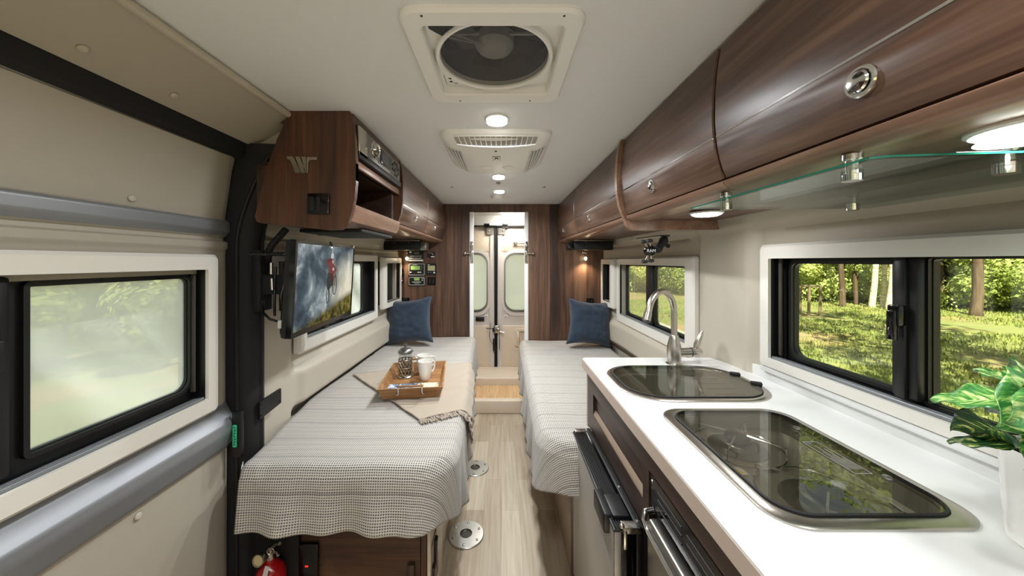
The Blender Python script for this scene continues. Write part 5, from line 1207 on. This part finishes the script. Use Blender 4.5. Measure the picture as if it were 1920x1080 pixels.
# ================================================================ POTTED PLANT
pt_ = thing('potted_plant', 'variegated leafy plant in a white pot at the right end of the worktop', 'plant', (.834, .50, .95))
pcx, pcy = .834, .497
obj('pot', B().lathe([(.002, 0), (.054, 0), (.058, .004), (.064, .142), (.0635, .145), (.060, .143), (.059, .12), (.002, .12)], (pcx, pcy, .95), n=48, caps=False), ceramic, pt_)
obj('soil', B().lathe([(.059, .125), (.04, .129), (.002, .127)], (pcx, pcy, .95), n=32, caps=False), soil, pt_)
random.seed(11)
def leaf(base, tip, w, up, m, droop=.10, cup=.16):
    base, tip, up = Vector(base), Vector(tip), Vector(up).normalized(); ax = tip-base; Ln = ax.length; d = ax.normalized()
    side = d.cross(up).normalized(); up = side.cross(d).normalized(); n = 16; mth = 8; b = B()
    def f(u, v):
        t = u; wd = w*(math.sin(PI*min(1, t**.62))**.8)*(1-.12*t); q = 2*v-1
        curl = -droop*Ln*(t*t)*.5+droop*Ln*.5*t; fold_ = cup*w*abs(q)*(1-abs(q)*.4)*math.sin(PI*t); rip = .05*w*math.sin(t*13+q*2)*abs(q)
        return base+d*(t*Ln)+side*(q*wd*.5)+up*(curl*2+fold_+rip)
    b.grid(n, mth, f, True)
    o = obj('leaf', b, m, pt_, smooth=80); sd_ = o.modifiers.new('t', 'SOLIDIFY'); sd_.thickness = .0008
    b = B().tube([Vector((pcx, pcy, 1.075))+Vector((random.uniform(-.02, .02), random.uniform(-.02, .02), 0)), (Vector((pcx, pcy, 1.10))+base)/2+Vector((0, 0, .02)), base, base+d*Ln*.25+up*(droop*Ln*.12)], [.0028, .0024, .002, .001], 8); obj('stem', b, mat('stem', (90, 130, 60), .5) if 'stem' not in MATS else MATS['stem'], pt_)
def lp(px, py, y): return onY(px, py, y)
LV = [((1898, 752, .46), (1745, 751, .52), .050, (0, -.45, .85), pothos_m), ((1935, 722, .50), (1824, 694, .56), .050, (.0, -.75, .55), pothos_m),
      ((1880, 806, .45), (1784, 806, .52), .044, (0, -.75, .6), pothos_d), ((1910, 832, .46), (1776, 829, .52), .040, (0, -.55, .8), pothos_d),
      ((1950, 735, .46), (1868, 800, .42), .072, (-.1, -.9, .4), pothos_m), ((1965, 775, .45), (1885, 790, .40), .062, (-.1, -.9, .4), pothos_m),
      ((1955, 715, .52), (1893, 690, .58), .05, (0, -.8, .5), pothos_m), ((1975, 745, .47), (1880, 728, .45), .055, (0, -.7, .7), pothos_m),
      ((1950, 840, .44), (1925, 880, .41), .04, (-.3, -.8, .4), pothos_m),
      ((2000, 760, .45), (2120, 740, .45), .07, (0, -.6, .7), pothos_m), ((2000, 720, .5), (2100, 680, .5), .07, (.2, -.6, .7), pothos_d),
      ((1930, 790, .52), (1850, 772, .58), .045, (0, -.6, .8), pothos_d)]
for (a, c, w, up, m_) in LV: leaf(lp(*a), lp(*c), w*1.35, up, m_)

# ================================================================ OUTSIDE
GZ = -.60
def gh(x, y): return GZ+.10*nz(x*.12, y*.12, 3)+.03*nz(x*.6, y*.6, 9)
def mround(): 
    b = B(); b.grid(110, 110, lambda u, v: (-70+140*u, -30+130*v, gh(-70+140*u, -30+130*v))); return b
obj('ground_meadow', mround(), ground_m, kind='structure', smooth=80)
random.seed(3); b = B()
for k in range(52000):
    y = 2+random.random()**1.3*15; x = 4.5+random.random()**1.2*17
    if not (.28 < (x/max(y, .1)) < 2.4): continue
    if nz(x*.45, y*.45, 2) < -.22+.25*random.random()-.1: continue
    h = random.uniform(.04, .11); a = random.random()*PI; w = .010+.0012*x; dx, dy = math.cos(a)*w, math.sin(a)*w; zz = gh(x, y)-.01; l_ = random.uniform(-.04, .04)
    v = [b.bm.verts.new(p) for p in ((x-dx, y-dy, zz), (x+dx, y+dy, zz), (x+l_, y+l_*.7, zz+h))]; b.bm.faces.new(v)
gr_ = obj('grass_blades', b, blade_m, smooth=0); tag(gr_, 'sunlit grass growing in the clearing outside the right windows', 'grass', kind='stuff')
bounce_m = noise_mat('bounce_gravel', [(.35, (150, 142, 130)), (.65, (188, 180, 168))], 30, bump=.3)
obj('ground_bounce_gravel', B().prism('Z', rrect(-4.6, 4.9, -40, 11, .5, 4), GZ-.3, GZ+.10), bounce_m, kind='structure')  # pale ground hidden from the windows, added to bounce neutral light inside
def crown_mesh(name, r, h0, h1, n, leaf_s, seed, m, clumps=26):
    random.seed(seed); bm = bmesh.new(); C_ = []
    for k in range(clumps):
        a = random.random()*2*PI; t = random.random(); rr = r*math.sqrt(random.random())*(.35+.65*math.sin(PI*min(1, .15+.8*t))); C_.append((rr*math.cos(a), rr*math.sin(a), h0+(h1-h0)*t, random.uniform(.22, .42)*r))
    for k in range(n):
        cx, cy, cz, cr = random.choice(C_); v = Vector((random.gauss(0, 1), random.gauss(0, 1), random.gauss(0, .7))).normalized()*cr*random.random()**.4
        p = Vector((cx, cy, cz))+v; nn = (v.normalized()+Vector((random.uniform(-.6, .6), random.uniform(-.6, .6), random.uniform(0, .9)))).normalized()
        a = nn.orthogonal().normalized(); c = nn.cross(a); th_ = random.random()*PI; a, c = a*math.cos(th_)+c*math.sin(th_), c*math.cos(th_)-a*math.sin(th_); s_ = leaf_s*random.uniform(.6, 1.3)
        vs = [bm.verts.new(p+q) for q in (a*s_, a*.15*s_+c*s_*.55, -a*s_*.9, a*.15*s_-c*s_*.55)]; bm.faces.new(vs)
    me = bpy.data.meshes.new(name); bm.to_mesh(me); bm.free(); me.materials.append(m); return me
def trunk_mesh(name, r, h, seed, m, lean=.04, branches=5, h0=3):
    random.seed(seed); b = B(); top = Vector((random.uniform(-lean, lean)*h, random.uniform(-lean, lean)*h, h))
    pts = [Vector((0, 0, -.2)), Vector((0, 0, .15))]+[Vector((top.x*t+.04*math.sin(t*7+seed), top.y*t, h*t)) for t in (.1, .25, .4, .6, .8, 1)]
    b.tube(pts, [r*1.5, r*1.12, r, r*.92, r*.82, r*.65, r*.45, r*.15], 12)
    for k in range(branches):
        t = random.uniform(.3, .85); p = top*t; a = random.random()*2*PI; L_ = h*.22*(1.2-t)
        e_ = p+Vector((math.cos(a)*L_, math.sin(a)*L_, L_*.7)); b.tube([p, (p+e_)/2+Vector((0, 0, -.05*L_)), e_], [r*.4, r*.25, r*.06], 7)
    bmesh.ops.recalc_face_normals(b.bm, faces=b.bm.faces); me = bpy.data.meshes.new(name); b.bm.to_mesh(me); b.bm.free(); me.materials.append(m); me.shade_smooth(); return me
CR = [crown_mesh('crown', 2.6, 2.2, 9.0, 12000, .11, 1, leaf_ms[1], 34), crown_mesh('crown', 3.0, 1.2, 8.5, 12000, .11, 2, leaf_ms[0], 38), crown_mesh('crown', 2.6, 2.6, 8.5, 12000, .10, 3, leaf_ms[2], 32)]
HC = crown_mesh('crown', 3.2, 6.5, 11.0, 2600, .15, 4, leaf_ms[1], 26)
TR = [trunk_mesh('trunk', .10, 8.5, 1, bark), trunk_mesh('trunk', .14, 8, 2, bark), trunk_mesh('trunk', .085, 8, 3, bark)]
BT = trunk_mesh('trunk', .10, 10, 4, birch, .05); 
BU = [crown_mesh('bush', 1.5, .3, 2.6, 9000, .06, 7, leaf_ms[2], 20), crown_mesh('bush', 1.7, .3, 3.0, 9000, .065, 8, leaf_ms[1], 20), crown_mesh('bush', 1.6, .2, 2.6, 9000, .055, 9, leaf_ms[2], 18)]
def tree(x, y, k, label, crown=None, trunk=None, sc=1, a=0, group=None, cat='tree', name='tree'):
    t = thing(name, label, cat, (x, y, gh(x, y)), rz=a, group=group); t.scale = (sc,)*3
    if trunk: o = bpy.data.objects.new('trunk', trunk); COL.objects.link(o); o.parent = t
    if crown: o = bpy.data.objects.new('foliage', crown); COL.objects.link(o); o.parent = t
    return t
def gp(px, py): z_ = F*(EYE-GZ)/(py-CY); return ((px-CX)*z_/F, z_)
for px, py, wh in ((1635, 577, 'pale birch trunk left of the leaning pair, seen through the large right window'), (1655, 578, 'slim leaning birch trunk in the middle of the three pale ones'), (1667, 581, 'thickest pale birch trunk beside the window mullion')):
    x, y = gp(px, py); tree(x, y, 0, wh, HC, BT, 1.0 if px != 1655 else .8, px)
for px, py, k, wh in ((1580, 574, 0, 'brown tree trunk left of the pale birches in the clearing edge'), (1606, 571, 2, 'thin dark tree between the brown trunk and the birches'), (1830, 592, 1, 'nearest dark-trunked tree seen in the right-hand pane'), (1804, 577, 2, 'thin tree just left of the nearest dark-trunked tree'), (1786, 576, 0, 'tree behind the black latch side of the right-hand pane'), (1768, 577, 2, 'leftmost thin tree of the right-hand pane')):
    x, y = gp(px, py); tree(x, y, 0, wh, HC, TR[k], 1.0, px*.7)
random.seed(21)
def row(n, a0, a1, r0, r1, group, label, side=1, bush=.35):
    for i in range(n):
        a = a0+(a1-a0)*(i+random.uniform(.1, .9))/n; r = random.uniform(r0, r1); x = side*r*math.sin(a); y = r*math.cos(a)
        if random.random() < bush: tree(x, y, 0, label.replace('tree', 'bush'), BU[random.randrange(3)], None, random.uniform(.9, 1.5), random.random()*6, group+' (bushes)', 'bush', 'bush')
        else: q = random.randrange(3); tree(x, y, 0, label, CR[q], TR[q], random.uniform(.85, 1.2), random.random()*6, group)
row(26, .30, 1.16, 27, 30, 'woodland edge outside the right windows', 'leafy woodland tree at the far edge of the right clearing', bush=.15)
row(30, .30, 1.16, 23.5, 26, 'woodland edge outside the right windows', 'leafy woodland tree at the far edge of the right clearing', bush=1.0)
row(26, .30, 1.2, 31, 37, 'deeper woodland outside the right windows', 'dense green tree deeper in the woods beyond the right clearing', bush=.0)
row(26, .25, 1.15, 14, 22, 'woodland outside the left windows', 'pale hazy tree seen through the milky left windows', side=-1, bush=.4)
row(9, -.20, .20, 22, 28, 'greenery behind the rear doors', 'blurred green tree behind the frosted rear door glass', bush=.4)
for px, w_ in ((120, 1),): tree(-8.6, 6.5, 0, 'nearest pale tree and shrubs through the sliding door window', BU[0], TR[1], 1.25, 1); tree(-9.8, 9.5, 0, 'second pale tree and shrubs through the sliding door window', BU[1], TR[0], 1.1, 2)
for x, y, s_, wh in ((-4.0, -4.6, 1.0, 'unseen tall tree added off the sliding door side to shade the van'), (4.8, -1.0, .9, 'unseen tall tree added ahead of the clearing to shade the near grass'), (8.6, 3.0, 1.0, 'unseen tall tree added beside the clearing to shade the middle grass')): tree(x, y, 0, wh, HC, TR[1], s_, x)  # out-of-view trees added to keep sun off the left windows and grass
# wooden hitching frame in the clearing
x, y = gp(1527, 590); hf = thing('wooden_frame', 'small wooden frame of posts and a crossbar on the grass outside', 'wooden frame', (x, y, gh(x, y)))
for px in (1513, 1516, 1537): 
    xx = (px-CX)*y/F; yy = y+(.3 if px == 1513 else 0); obj('post', B().tube([(xx, yy, gh(x, y)-.1), (xx+.03, yy, GZ+1.05)], .045, 8), postwood, hf)
obj('crossbar', B().tube([((1503-CX)*y/F, y, GZ+1.06), ((1541-CX)*y/F, y, GZ+1.06)], .04, 8), postwood, hf)
